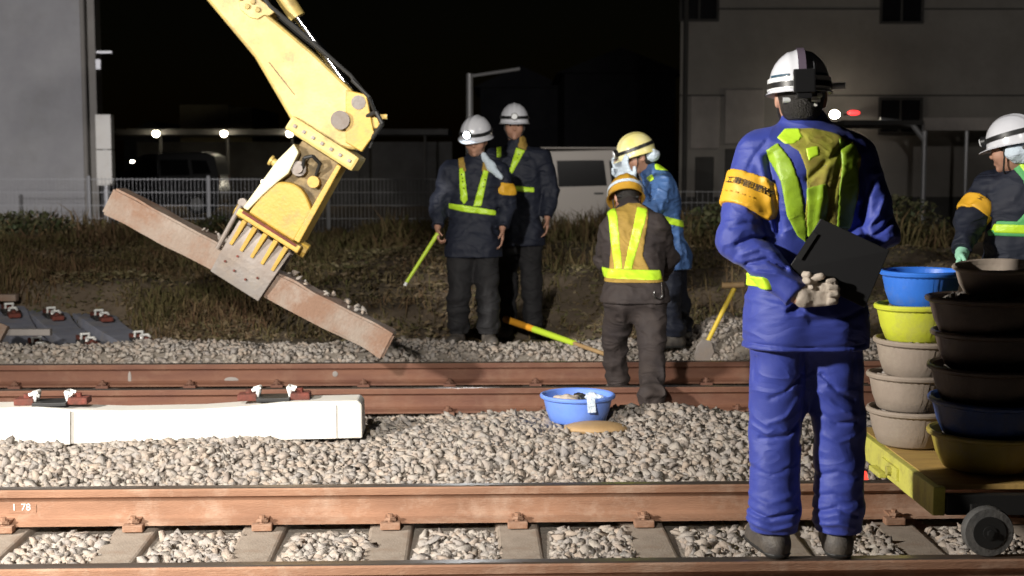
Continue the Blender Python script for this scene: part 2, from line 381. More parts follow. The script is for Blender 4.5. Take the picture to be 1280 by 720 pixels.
def text_mesh(s, size, ext=.0008, bold=0):
    c = bpy.data.curves.new('t', 'FONT'); c.body = s; c.size = size; c.extrude = ext; c.offset = bold; c.align_x = 'CENTER'; c.align_y = 'CENTER'
    o = bpy.data.objects.new('t', c); COL.objects.link(o); bpy.context.view_layer.update()
    me = bpy.data.meshes.new_from_object(o.evaluated_get(bpy.context.evaluated_depsgraph_get()))
    bpy.data.objects.remove(o); return me
# number mark on rail A
p = W(33, 645, YA-.01)
b = MB(); b.box((p.x+.01, -.0095, -.088), (.115, .003, .036)); b.build('mark_plate', M['rustpale'], rA)
me = text_mesh('I  78', .042); me.transform(Matrix.Translation((p.x+.008, -.0122, -.082)) @ Matrix.Rotation(R(90), 4, 'X'))
link('lettering', me, M['whitemetal'], rA)
for px, py, w_, h_ in ((167, 470, .012, .05), (292, 473, .05, .022), (420, 466, .02, .02)):
    p = W(px, py, YD); b = MB(); b.sph((p.x, -.0105, p.z-.0), 1, (w_, .003, h_), 12); b.build('paint_mark', M['lightpanel'], rD)
def fastener(par, x, y, side, m):
    b = MB(); s = side
    b.box((x, y+s*.085, .012), (.085, .05, .03), bev=.006)
    b.box((x, y+s*.055, .036), (.05, .075, .012), bev=.004)
    b.cyl((x, y+s*.085, .02), (x, y+s*.085, .062), .013, n=8)
    b.cyl((x, y+s*.085, .036), (x, y+s*.085, .048), .022, n=6)
    return b.build('rail_clip', m, par)
def make_sleeper(track_rails, ylo, yhi, label, group):
    t = thing('concrete_sleeper', (0, 0, -.166), label, 'sleeper', group)
    b = MB()
    P = lambda y, z, wd: [(-wd, y, z), (wd, y, z)]
    top, bot = .088, .13
    vs = []
    ys = [ylo, ylo+.35, (ylo+yhi)/2-.15, (ylo+yhi)/2+.15, yhi-.35, yhi]
    dz = [0, 0, -.02, -.02, 0, 0]
    rows = [[b.bm.verts.new(c) for c in ((-bot, y, -.16), (bot, y, -.16), (top, y, d), (-top, y, d))] for y, d in zip(ys, dz)]
    for i in range(len(rows)-1):
        for k in range(4): b.bm.faces.new((rows[i][k], rows[i][(k+1) % 4], rows[i+1][(k+1) % 4], rows[i+1][k]))
    b.bm.faces.new(rows[0]); b.bm.faces.new(rows[-1])
    b.build('sleeper_block', M['concrete'], t, bevel=.012)
    for yr in track_rails:
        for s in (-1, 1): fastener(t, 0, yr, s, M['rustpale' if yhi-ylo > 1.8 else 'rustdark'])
    return t
def ordn(i): return ['first', 'second', 'third', 'fourth', 'fifth', 'sixth', 'seventh', 'eighth', 'ninth', 'tenth', 'eleventh', 'twelfth', 'thirteenth', 'fourteenth', 'fifteenth', 'sixteenth', 'seventeenth', 'eighteenth'][i]
vis = [x for x in NEARX if abs(x) < .39*5.7+.2]
s0 = make_sleeper((0, YA-YB), -.46, YA-YB+.46, '', 'sleepers under the near track')
for i, x in enumerate(vis):
    s = s0 if i == 0 else copy_tree(s0)
    s.location = (x, trk(x, YB), -.166); s.rotation_euler = (0, 0, math.atan(TT))
    s['label'] = '%s concrete sleeper from the left under the near track' % ordn(i)
visf = [x for x in FARX if abs(x) < .39*9.2]
s1 = make_sleeper((0, YD-YC), -.28, YD-YC+.2, '', 'sleepers under the far track')
for i, x in enumerate(visf):
    s = s1 if i == 0 else copy_tree(s1)
    s.location = (x, trk(x, YC), -.166); s.rotation_euler = (0, 0, math.atan(TT))
    s['label'] = '%s concrete sleeper from the left between the far rails' % ordn(i)
# ------------------------------------------------------------------ new sleepers (white one and the leaning blue-grey ones)
def new_sleeper(name, label, group, m, length, h, wtop, wbot, clipm, redm, dip=.03):
    t = thing(name, (0, 0, 0), label, 'sleeper', group)
    b = MB(); L = length/2
    xs = [-L, -L+.02, -.62, -.45, -.2, .2, .45, .62, L-.02, L]
    hh = [h-.02, h, h, h-dip*.6, h-dip, h-dip, h-dip*.6, h, h, h-.02]
    ww = [1, 1, 1, .9, .84, .84, .9, 1, 1, 1]
    rows = [[b.bm.verts.new(c) for c in ((x, -wbot*k, 0), (x, wbot*k, 0), (x, wtop*k, z), (x, -wtop*k, z))] for x, z, k in zip(xs, hh, ww)]
    for i in range(len(rows)-1):
        for k in range(4): b.bm.faces.new((rows[i][k], rows[i][(k+1) % 4], rows[i+1][(k+1) % 4], rows[i+1][k]))
    b.bm.faces.new(rows[0]); b.bm.faces.new(rows[-1])
    b.build('sleeper_block', m, t, bevel=.008)
    for cx in (-.565, .565):
        b = MB(); b.box((cx, 0, h+.008), (.17, .15, .018), bev=.003); b.build('rail_pad', M['hose'], t)
        for s in (-1, 1):
            b = MB(); b.box((cx+s*.135, 0, h+.018), (.10, .10, .036), bev=.01); b.cyl((cx+s*.13, 0, h+.03), (cx+s*.13, 0, h+.055), .018, n=8)
            b.build('shoulder', redm, t)
            b = MB()
            for q in (-.03, .03):
                b.cyl((cx+s*.085, q, h+.02), (cx+s*.075, q, h+.062), .010, n=8); b.cyl((cx+s*.075, q, h+.062), (cx+s*.11, q, h+.052), .010, n=8)
            b.cyl((cx+s*.075, -.03, h+.062), (cx+s*.075, .03, h+.062), .010, n=8)
            b.build('spring_clip', clipm, t)
    return t
ws = new_sleeper('new_white_sleeper', 'new white concrete sleeper lying on ballast between the tracks', None, M['white'], 2.04, .19, .095, .125, M['whitemetal'], M['darkrust'])
pc = W(198, 548, 6.62); ws.location = (pc.x, 6.76, float(H(pc.x, 6.7))+.015); ws.rotation_euler = (0, R(-.8), R(2.4))
for sx, nm in ((-.565, 1), (.75, 2)):
    b = MB(); wd = .23 if nm == 1 else .28
    b.box((sx, -.1165, .088), (wd, .006, .172), M=Matrix.Rotation(R(-9), 3, 'X'), bev=.002); b.build('wrap_sheet', M['white'], ws)
lean0 = new_sleeper('concrete_sleeper', '', 'grey sleepers laid side by side on the bank', M['bluecon'], 2.0, .17, .155, .185, M['whitemetal'], M['darkrust'])
pairs = [((178, 422), (125, 393)), ((110, 425), (65, 390)), ((48, 430), (12, 385)), ((-10, 433), (-48, 384))]
lab = ['rightmost grey sleeper on the bank left of the scrubby slope', 'grey sleeper on the bank, second from the right of its row', 'grey sleeper on the bank, third from the right, beside the leaning old plank', 'leftmost grey sleeper on the bank, cut by the left picture edge']
for i, ((ax, ay), (bx, by)) in enumerate(pairs):
    s = lean0 if i == 0 else copy_tree(lean0)
    a = W(ax, ay, 10.55); c = W(bx, by, 11.55); mid = (a+c)/2; d = (c-a).normalized()
    s.location = mid-Vector((0, 0, .20))
    s.rotation_euler = (0, -math.asin(d.z), math.atan2(d.y, d.x)); s['label'] = lab[i]
# old planks at far left in front of them
t = thing('old_plank', W(2, 440, 10.0), 'old brown timber leaning at the left edge beside the sleepers', 'plank')
b = MB(); a = W(-30, 470, 10.0); c = W(4, 405, 10.1)
b.cyl(a, c, .055, n=6); b.build('beam', M['oldtie'], t, world=True)
b = MB(); b.box((W(30, 415, 10.15)), (.42, .06, .05), bev=.008); o = b.build('wooden_batten', M['lightpanel']); tag(o, 'short pale batten lying over the grey sleepers', 'batten')
b = MB(); b.box((W(6, 372, 11.6)), (.22, .08, .06), bev=.01); o = b.build('wooden_block', M['oldtie']); tag(o, 'small brown wooden block behind the leftmost grey sleepers', 'block')
# ------------------------------------------------------------------ excavator arm and grab
GYd = 8.62
o0 = W(408, 180, GYd); av = Vector((-.539, 0, -.842)); wv = Vector((.842, 0, -.539)); nv = Vector((0, 1, 0))
GM = Matrix((wv, nv, av)).transposed()            # local (w, n, a) -> world
def gp(wc, n, a): return o0 + wv*wc + nv*n + av*a
ex = thing('excavator_arm', o0, 'pale yellow excavator arm with a toothed grab gripping the old sleeper', 'excavator')
def gbox(b, c, d, bev=.008): b.box(gp(*c), d, M=GM, bev=bev)
stick = [(150, -150), (258, 0), (318, 72), (368, 158), (404, 182), (445, 188), (462, 160), (440, 112), (392, 66), (335, 18), (262, -85), (225, -150)]
b = MB(); b.prism([W(x, y, GYd-.13) for x, y in stick], (0, .26, 0)); b.build('stick', M['cream'], ex, world=True, bevel=.02)
b = MB(); b.prism([W(x, y, GYd-.145) for x, y in [(298, 2), (318, -6), (345, 14), (336, 20), (330, 19), (322, 24), (312, 22), (300, 12)]], (0, .29, 0))
for x, y in ((309, 8), (316, 2), (322, 12), (300, -3)): b.cyl(W(x, y, GYd-.165), W(x, y, GYd-.13), .018, n=8)
b.build('bracket', M['cream'], ex, world=True, bevel=.004)
b = MB(); b.cyl(W(300, -90, GYd), W(372, 22, GYd), .055, n=20); b.build('cylinder_barrel', M['cream'], ex, world=True, smooth=True)
b = MB(); b.cyl(W(372, 22, GYd), W(448, 126, GYd), .03, n=16); b.build('cylinder_rod', M['chrome'], ex, world=True, smooth=True)
b = MB(); b.cyl(W(425, 150, GYd-.20), W(425, 150, GYd+.20), .06, n=24); b.cyl(W(448, 128, GYd-.17), W(448, 128, GYd+.17), .045, n=20); b.build('pivot_pin', M['steel'], ex, world=True, smooth=True)
for dy in (-.16, .12):
    b = MB(); b.prism([W(x, y, GYd+dy) for x, y in [(432, 112), (458, 118), (468, 168), (452, 190), (432, 178)]], (0, .05, 0)); b.build('link_plate', M['yellow'], ex, world=True, bevel=.006)
for k, dy in enumerate((-.145, -.05, .05)):
    b = MB(); hp = [W(240+k*3, -120, GYd+dy), W(290+k*2, -52, GYd+dy), W(338, 12+k*2, GYd+dy-.01), W(372, 40+k*3, GYd+dy-.02), W(402, 66+k*2, GYd+dy-.01), W(438, 98, GYd+dy), W(462, 128, GYd+dy)]
    for i in range(6): b.cyl(hp[i]+Vector((0, 0, .02)), hp[i+1]+Vector((0, 0, .02)), .013, n=8); b.sph(hp[i+1]+Vector((0, 0, .02)), .013, n=8)
    b.build('hydraulic_hose', M['hose'], ex, world=True, smooth=True)
b = MB(); b.box(W(352, 98, GYd-.134), (.26, .004, .006), M=Matrix.Rotation(R(52), 3, 'Y')); b.build('weld_seam', M['recess'], ex, world=True)
# boom above the frame
b = MB(); b.prism([W(x, y, GYd-.17) for x, y in [(150, -150), (225, -150), (215, -215), (120, -235), (-260, -130), (-260, -60), (60, -120)]], (0, .34, 0)); b.build('boom', M['yellow'], ex, world=True, bevel=.02)
b = MB(); gbox(b, (0, 0, 0), (.50, .40, .10), .02); b.build('top_flange', M['cream'], ex, world=True)
for k in range(7):
    b = MB(); gbox(b, (-.2+k*.067, -.205, 0), (.022, .014, .022), .003); b.build('flange_bolt', M['steel'], ex, world=True)
b = MB()   # body: slightly widening
pts = [(-.135, .05), (.145, .05), (.17, .62), (-.17, .62)]
b.prism([gp(x, -.06, a) for x, a in pts], (0, .24, 0)); b.build('grab_body', M['recess'], ex, world=True, bevel=.012)
b = MB(); b.prism([gp(x, -.155, a) for x, a in [(-.155, .10), (-.10, .13), (-.085, .28), (-.115, .36), (-.15, .48), (-.18, .62), (-.215, .62), (-.19, .25)]], (0, .32, 0)); b.build('side_plate', M['creampale'], ex, world=True, bevel=.006)
b = MB(); b.prism([gp(x, -.155, a) for x, a in [(.145, .06), (.175, .06), (.205, .62), (.165, .62), (.15, .3)]], (0, .32, 0)); b.build('side_plate', M['yellow'], ex, world=True, bevel=.006)
arc = [(-.165+.33*i/14, .40-.085*math.sin(math.pi*i/14)) for i in range(15)]
b = MB(); b.prism([gp(x, -.14, a) for x, a in arc+[(.17, .63), (-.17, .63)]], (0, .10, 0)); b.build('front_cover', M['yellow'], ex, world=True, bevel=.012)
b = MB(); b.cyl(gp(-.05, -.13, .22), gp(-.05, .02, .22), .048, n=20); b.cyl(gp(-.05, -.16, .22), gp(-.05, -.12, .22), .03, n=16); b.build('hose_fitting', M['steel'], ex, world=True, smooth=True)
b = MB(); b.cyl(gp(.075, -.15, .24), gp(.075, .02, .24), .038, n=20); b.build('hose_fitting', M['yellow'], ex, world=True, smooth=True)
b = MB()
pp = [gp(-.03, -.14, .20), gp(-.05, -.17, .14), gp(-.01, -.18, .10), gp(.05, -.14, .12), gp(.06, -.08, .2)]
for i in range(4): b.cyl(pp[i], pp[i+1], .012, n=10)
b.build('hydraulic_hose', M['hose'], ex, world=True, smooth=True)
b = MB(); b.cyl(gp(-.235, -.02, .28), gp(-.16, -.02, .28), .025, n=12); b.cyl(gp(-.25, -.02, .28), gp(-.235, -.02, .28), .035, n=12); b.build('grease_cap', M['cream'], ex, world=True, smooth=True)
b = MB(); gbox(b, (0, -.04, .655), (.46, .26, .05), .01); b.cyl(gp(.20, -.04, .655), gp(.265, -.04, .655), .05, n=18); b.cyl(gp(-.265, -.04, .655), gp(-.2, -.04, .655), .05, n=18); b.build('cross_beam', M['yellow'], ex, world=True)
b = MB(); gbox(b, (0, -.175, .64), (.40, .02, .018), .003); b.build('hinge_slot', M['darkrust'], ex, world=True)
for k in range(5):
    x0 = -.155+.0775*k
    b = MB(); b.prism([gp(x0-.016, -.20, .68), gp(x0+.016, -.20, .68), gp(x0+.011, -.175, .86), gp(x0-.011, -.175, .86)], (0, .06, 0))
    b.build('tooth_rib', M['yellow'], ex, world=True, bevel=.004)
b = MB()   # front jaw plate, curved a little
rows = []
for i in range(9):
    a = .70+.38*i/8; n = -.145-.02*math.sin(math.pi*i/8); hw_ = .195-.015*(i/8)
    rows.append([gp(-hw_, n, a), gp(hw_, n, a), gp(hw_, n+.028, a), gp(-hw_, n+.028, a)])
rv = [[b.bm.verts.new(p) for p in r] for r in rows]
for i in range(8):
    for k in range(4): b.bm.faces.new((rv[i][k], rv[i][(k+1) % 4], rv[i+1][(k+1) % 4], rv[i+1][k]))
b.bm.faces.new(rv[0]); b.bm.faces.new(rv[-1])
jaw = b.build('front_jaw', M['steel'], ex, world=True, bevel=.004)
b = MB()
for x0, a0 in ((-.13, .97), (-.05, .99), (.04, 1.0), (.1, .95), (-.08, .9)): b.cyl(gp(x0, -.172, a0), gp(x0, -.15, a0), .008, n=8)
b.build('rivets', M['darkrust'], ex, world=True)
b = MB(); gbox(b, (0, .16, .86), (.36, .03, .44), .01); gbox(b, (0, .10, .70), (.36, .14, .05), .01); b.build('rear_jaw', M['steel'], ex, world=True)
b = MB(); b.cyl(gp(-.24, -.12, .62), gp(-.215, -.16, .93), .016, n=10); b.cyl(gp(-.24, -.12, .60), gp(-.24, -.07, .60), .03, n=12); b.build('jaw_link', M['steel'], ex, world=True)
b = MB()
hp = [W(448, 150, GYd-.1), W(470, 140, GYd-.2), W(478, 155, GYd-.22), W(466, 172, GYd-.15), W(452, 180, GYd-.05)]
for i in range(4): b.cyl(hp[i], hp[i+1], .014, n=8)
hp = [W(440, 100, GYd-.16), W(462, 122, GYd-.2), W(472, 150, GYd-.12), W(462, 185, GYd-.1)]
for i in range(3): b.cyl(hp[i], hp[i+1], .012, n=8)
b.build('hydraulic_hose', M['hose'], ex, world=True, smooth=True)
b = MB(); b.box(W(470, 152, GYd-.1), (.05, .08, .09), bev=.008); b.box(W(460, 168, GYd-.12), (.05, .06, .05), bev=.006); b.box(W(478, 146, GYd-.16), (.06, .03, .03), bev=.004); b.build('valve_block', M['yellow'], ex, world=True)
# the gripped old sleeper
e1 = W(141, 250, GYd); e2 = W(488, 430, GYd); mid = (e1+e2)/2; d = (e2-e1); ang = -math.atan2(d.z, d.x)
os_ = thing('old_sleeper', mid, 'old rust-stained sleeper hanging tilted in the excavator grab', 'sleeper'); os_.rotation_euler = (0, ang, 0)
bm = bmesh.new(); bmesh.ops.create_cube(bm, size=1); bmesh.ops.scale(bm, vec=(d.length, .235, .185), verts=bm.verts)
bmesh.ops.bevel(bm, geom=bm.edges[:], offset=.014, segments=2, affect='EDGES')
bmesh.ops.subdivide_edges(bm, edges=[e for e in bm.edges if e.calc_length() > .5], cuts=60)
for v in bm.verts:
    k = float(n2(np.array(v.co.x*1.0+5), np.array(v.co.z*2.0+v.co.y*3), 7))
    v.co.z += .016*k; v.co.y += .012*k
me = bpy.data.meshes.new('timber'); bm.to_mesh(me); bm.free(); link('sleeper_beam', me, M['oldtie'], os_)
# stones lying on the old sleeper
n = 46; u = np.concatenate([rng.uniform(-.42, .02, 22), rng.uniform(.12, .8, 24)]); 
P = np.stack([u, rng.uniform(-.09, .09, n), .10+rng.uniform(0, .02, n)], -1); r_ = rng.uniform(.014, .038, n)
Rm = np.array(Matrix.Rotation(ang, 3, 'Y')); P = P @ Rm.T+np.array(mid)
o = scatter('stones', P, r_, M['stone']); tag(o, 'loose stones riding on top of the tilted old sleeper', 'stones', kind='stuff')
# ------------------------------------------------------------------ tubs
def tub(label, m, r=.18, h=.15, group='plastic tubs stacked on the trolley', name='plastic_tub', rib=True):
    t = thing(name, (0, 0, 0), label, 'tub', group)
    rb = r*.74
    b = MB(); b.lathe([(0.001, .004), (rb-.01, .004), (rb, .012), (rb+(r-rb)*.35, h*.4), (rb+(r-rb)*.62, h*.8), (rb+(r-rb)*.64, h*.88)], n=84, rib=.0028 if rib else 0, ribz=(.03, h*.82))
    b.lathe([(rb+(r-rb)*.6, h*.9), (rb+(r-rb)*.3, h*.4), (rb-.012, .012), (.001, .01)], n=48)
    b.build('tub_body', m, t, smooth=True)
    b = MB(); rr = rb+(r-rb)*.62
    b.lathe([(rr, h*.82), (r-.012, h*.84), (r-.002, h*.88), (r, h*.94), (r-.004, h*.985), (r-.012, h), (rr-.002, h*.96), (rr-.004, h*.82)], n=64); b.build('rim', m, t, smooth=True)
    return t
def fill(t, r, z, m, label, n=160, name='gravel'):
    a = rng.uniform(0, 2*math.pi, n); q = np.sqrt(rng.random(n))*r
    x0, y0, z0 = t.location
    P = np.stack([x0+q*np.cos(a), y0+q*np.sin(a), z0+z+.02*(1-q/r)+rng.uniform(-.008, .008, n)], -1)
    o = scatter(name, P, rng.uniform(.012, .026, n), m); tag(o, label, 'gravel', kind='stuff')
DZ = .212
stackL = [(1139, 'tubgrey', 'dusty grey tub at the bottom of the lit stack on the trolley'), (1138, 'tubgrey', 'dusty grey tub, second from the bottom of the lit stack'),
          (1145, 'tubgrey', 'dusty grey tub directly under the yellow-green tub'), (1147, 'tubyellow', 'yellow-green tub under the blue tub on the lit stack'), (1147, 'tubblue', 'bright blue tub on top of the lit stack')]
z = DZ
for i, (px, m, l) in enumerate(stackL):
    t = tub(l, M[m], .182 if i < 4 else .168, .158 if i < 4 else .150); p = W(px, 500, 5.45)
    t.location = (p.x, 5.45+.01*math.sin(i*3), z); t.rotation_euler = (0, R([0, 1, -1, 1.5, .5][i]), i)
    if i < 4: fill(t, .135, .128, M['stone'] if i < 3 else M['darkgravel'], 'gravel inside the %s tub of the lit stack' % ['lowest', 'second', 'third', 'yellow-green'][i])
    z += .1445
stackR = [(1236, 'tubyellowshade', 'shade-darkened yellow tub at the bottom of the shaded stack'), (1234, 'tubblueshade', 'shade-darkened blue tub low in the shaded stack, above the yellow one'),
          (1232, 'tubbrown', 'dark brown tub directly above the shade-darkened blue tub'), (1238, 'tubbrown', 'dark brown tub in the middle of the shaded stack'), (1228, 'tubbrown', 'dark brown tub heaped with dark gravel, under the small beige tub')]
z = DZ
for i, (px, m, l) in enumerate(stackR):
    t = tub(l, M[m], .222, .150); p = W(px, 500, 5.0); t.location = (p.x, 5.0+.012*math.cos(i*2), z); t.rotation_euler = (0, R([0, -1, 1, -1, .5][i]), i*2)
    if i < 4: fill(t, .165, .118, M['darkgravel'], 'dark gravel inside the %s tub of the shaded stack' % ['dull yellow', 'dark blue', 'third', 'fourth'][i], 120)
    else: fill(t, .165, .13, M['darkgravel'], 'dark gravel heaped in the top brown tub', 260)
    z += .1285
t = tub('small beige-brown tub tipped on top of the shaded stack', M['tubgrey'], .165, .115); p = W(1247, 345, 5.05); t.location = (p.x, 5.05, z+.022); t.rotation_euler = (R(4), R(-3), 0)
# tub on the ballast
t = tub('blue tub on the ballast holding white gloves, near the far track', M['tubblue2'], .205, .155, group=None, rib=False); p = W(722, 525, 7.12)
zt = float(H(p.x, 7.12))+.01; t.location = (p.x, 7.12, zt)
for k, (dx, dy, m, l, s) in enumerate([(-.06, -.02, 'glove', 'crumpled white work glove in the blue tub', (.07, .045, .03)), (.01, .03, 'hose', 'black crumpled glove in the middle of the blue tub', (.04, .04, .03)), (.09, .02, 'towel', 'pale cloth lying in the blue tub', (.05, .05, .03))]):
    bm = bmesh.new(); bmesh.ops.create_icosphere(bm, subdivisions=4, radius=1)
    for v in bm.verts:
        q = 1+.5*float(n2(np.array(v.co.x+k*7), np.array(v.co.y+v.co.z), 2.5)); v.co = Vector((v.co.x*s[0]*q, v.co.y*s[1]*q, v.co.z*s[2]*q))
    me = bpy.data.meshes.new('cloth'); bm.to_mesh(me); bm.free()
    o = link('work_glove' if k < 2 else 'cloth', me, M[m], smooth=True); o.location = (p.x+dx, 7.12+dy, zt+.125); tag(o, l, 'glove' if k < 2 else 'cloth')
b = MB(); b.box((0, 0, 0), (.045, .004, .075), bev=.0015); o = b.build('paper_tag', M['towel']); o.location = (p.x+.062, 7.12-.205, zt+.125); o.rotation_euler = (R(-14), 0, .3); tag(o, 'pale paper label hanging over the rim of the blue tub', 'label')
b = MB(); b.sph((0, 0, 0), 1, (.17, .11, .035), 24); o = b.build('flat_stone', M['wood'], smooth=True); pq = W(745, 530, 6.9); o.location = (pq.x, 6.9, float(H(pq.x, 6.9))+.03); tag(o, 'flat tan slab lying on the ballast in front of the blue tub', 'slab')
# ------------------------------------------------------------------ trolley
tr = thing('rail_trolley', (1.52, 4.62, 0), 'yellow rail trolley carrying the stacks of tubs', 'trolley')
X0, X1, Y0, Y1 = 1.545, 3.0, 4.74, 5.84
b = MB()
b.box(((X0+X1)/2, (Y0+Y1)/2, DZ-.012), (X1-X0-.01, Y1-Y0-.02, .018), bev=.002); b.build('deck_board', M['ply'], tr, world=True)
for x in (X0, X1):
    b = MB(); b.box((x, (Y0+Y1)/2, DZ-.058), (.045, Y1-Y0+.05, .105), bev=.006); b.build('side_beam', M['cart'], tr, world=True)
for y in (Y0-.01, Y1+.01):
    b = MB(); b.box(((X0+X1)/2, y, DZ-.07), (X1-X0-.05, .04, .075), bev=.005); b.build('end_beam', M['darksteel'], tr, world=True)
b = MB(); b.box((X0-.027, 5.25, DZ-.06), (.012, .22, .05), bev=.004); b.cyl((X0-.03, 5.22, DZ-.06), (X0-.05, 5.22, DZ-.06), .02, n=12); b.box((X0-.04, 5.38, DZ-.10), (.03, .16, .02), bev=.004); b.build('coupling', M['cart'], tr, world=True)
for x in (1.665, 2.75):
    for y in (YB, YA):
        yy = trk(x, y); s = -1 if y == YB else 1
        b = MB()
        n = 40; prof = [(.02, -.022), (.052, -.024), (.062, -.022), (.084, -.021), (.088, -.015), (.088, .015), (.084, .021), (.062, .022), (.052, .024), (.02, .022)]
        rings = []
        for (r, yv) in prof: rings.append([b.bm.verts.new((x+r*math.cos(2*math.pi*i/n), yy+yv, .089+r*math.sin(2*math.pi*i/n))) for i in range(n)])
        for j in range(len(rings)-1):
            for i in range(n): b.bm.faces.new((rings[j][i], rings[j][(i+1) % n], rings[j+1][(i+1) % n], rings[j+1][i]))
        wh = b.build('wheel', M['tyre'], tr, world=True, smooth=True)
        b = MB(); b.cyl((x, yy-.03, .089), (x, yy+.03, .089), .024, n=20); b.cyl((x, yy-.04, .089), (x, yy-.03, .089), .012, n=6); b.cyl((x, yy-.0255, .089), (x, yy+.0255, .089), .057, n=32); b.build('hub', M['darksteel'], wh, world=True, smooth=True)
        b = MB(); b.box((x, yy-s*.075, .115), (.07, .02, .10), bev=.004); b.cyl((x, yy, .089), (x, yy-s*.085, .089), .01, n=10); b.build('axle_bracket', M['darksteel'], tr, world=True)
# red marker lamp
p = W(1079, 588, 6.05); zz = float(H(p.x, 6.05))
rl = thing('warning_lamp', (p.x, 6.05, zz), 'small red warning lamp beside the blue worker\'s leg', 'lamp')
b = MB(); b.lathe([(.028, .05), (.026, .075), (.016, .12), (.001, .13)], n=20); b.lathe([(.028, .05), (.001, .05)], n=20); b.build('lens', M['redlamp'], rl, smooth=True)
b = MB(); b.lathe([(.001, .0), (.035, .0), (.035, .04), (.029, .05), (.001, .05)], n=20); b.build('lamp_base', M['black'], rl, smooth=True)
# ------------------------------------------------------------------ tools
t = thing('marker_bar', W(632, 398, 11.2), 'long bar with orange grip and yellow-green sleeve propped on the ballast', 'bar')
a = W(632, 399, 10.85); c = W(774, 449, 9.36); L_ = lambda k: a.lerp(c, k)
b = MB(); b.cyl(L_(0), L_(.28), .030, .026, n=12); b.build('grip', M['orange'], t, world=True, smooth=True)
b = MB(); b.cyl(L_(.281), L_(.64), .027, .023, n=12); b.build('sleeve', M['stick'], t, world=True, smooth=True)
b = MB(); b.cyl(L_(.641), L_(1), .016, n=12); b.build('shaft', M['wood'], t, world=True, smooth=True)
t = thing('shovel', W(880, 440, 9.7), 'short yellow-handled shovel stuck in the ballast beside the blue worker', 'shovel')
a = W(918, 360, 9.62); c = W(884, 428, 9.68); 
b = MB(); b.cyl(a, c, .017, n=12); b.build('handle', M['toolyellow'], t, world=True, smooth=True)
b = MB(); b.cyl(W(902, 357, 9.62), W(930, 356, 9.62), .022, n=12); b.build('grip', M['wood'], t, world=True, smooth=True)
b = MB(); 
pts = [W(x, y, 9.66) for x, y in [(878, 424), (889, 426), (893, 440), (886, 455), (874, 457), (868, 446), (871, 432)]]
b.prism(pts, (0, .012, 0)); b.build('blade', M['steel'], t, world=True, bevel=.003)
# ------------------------------------------------------------------ vegetation on the bank
def blades(name, n, xr, yr, hmin, hmax, lab, m, cond=None, wd=.006, keepf=None):
    x = rng.uniform(*xr, n); y = rng.uniform(*yr, n)
    if cond is not None: k = cond(x, y); x = x[k]; y = y[k]
    n = len(x); z = H(x, y)-.01; h = rng.uniform(hmin, hmax, n)*(.25+1.9*(n2(x, y, 1.3)+.5)**1.5); a = rng.uniform(0, 2*math.pi, n); ln = rng.normal(0, .85, n); la = rng.uniform(0, 2*math.pi, n)
    w_ = wd*rng.uniform(.6, 1.6, n); dx = np.cos(a)*w_; dy = np.sin(a)*w_; lx = np.cos(la)*ln*h; ly = np.sin(la)*ln*h
    V = np.empty((n, 5, 3))
    V[:, 0] = np.stack([x-dx, y-dy, z], -1); V[:, 1] = np.stack([x+dx, y+dy, z], -1)
    V[:, 2] = np.stack([x+dx*.8+lx*.35, y+dy*.8+ly*.35, z+h*.6], -1); V[:, 3] = np.stack([x-dx*.8+lx*.35, y-dy*.8+ly*.35, z+h*.6], -1)
    V[:, 4] = np.stack([x+lx, y+ly, z+h*(.95-.3*np.minimum(np.abs(ln), 2))], -1)
    b0 = (np.arange(n)*5)[:, None]
    fq = (b0+np.array([[0, 1, 2, 3]])).tolist(); ft = (b0+np.array([[3, 2, 4]])).tolist()
    me = bpy.data.meshes.new(name); me.from_pydata(V.reshape(-1, 3).tolist(), [], fq+ft)
    o = link(name, me, m); tag(o, lab, 'grass', kind='stuff'); return o
dens = lambda x, y: (n2(x, y, .9)+.5) > (.30 if False else .25)
left = lambda x, y: (y-x*TT > 10.9) & (rng.random(len(x)) < np.clip((-.15*y+.2-x)/1.2+.55, .06, 1)) & ~((x < -2.55-(y-10.2)*.6) & (y < 11.75)) & ((n2(x, y, 1.3)+.5) > rng.random(len(x))*.6)
blades('dry_grass', 110000, (-6.2, 2.5), (10.9, 16.5), .05, .20, 'scrubby dry grass and weeds covering the bank behind the far track', M['grass'], left, .005)
blades('tall_grass', 34000, (-10, 9), (15.5, 21.8), .10, .36, 'taller dim weeds in front of the mesh fence', M['grass'], None, .010)
def litter(n, xr, yr):
    x = rng.uniform(*xr, n); y = rng.uniform(*yr, n); k = (y-x*TT > 10.75) & ((n2(x, y, 2.1)+.5) > rng.random(n)*.8); x = x[k]; y = y[k]; n = len(x)
    z = H(x, y)+rng.uniform(.0, .07, n)*(x < -.6); Rm = rand_rot(n); q = np.array([[-1, 0, 0], [-.2, -.55, .1], [1, 0, 0], [.1, .5, .15]])*.028
    V = np.einsum('nij,vj->nvi', Rm, q)*rng.uniform(.4, 1.5, (n, 1, 1)); V[:, :, 2] *= .6; V += np.stack([x, y, z], -1)[:, None, :]
    me = bpy.data.meshes.new('leaf_litter'); me.from_pydata(V.reshape(-1, 3).tolist(), [], (np.arange(n)[:, None]*4+np.arange(4)).tolist())
    o = link('leaf_litter', me, M['litter']); tag(o, 'brown and olive leaves and broad weeds littering the bank', 'leaves', kind='stuff')
litter(75000, (-6.4, 5.0), (10.7, 17))
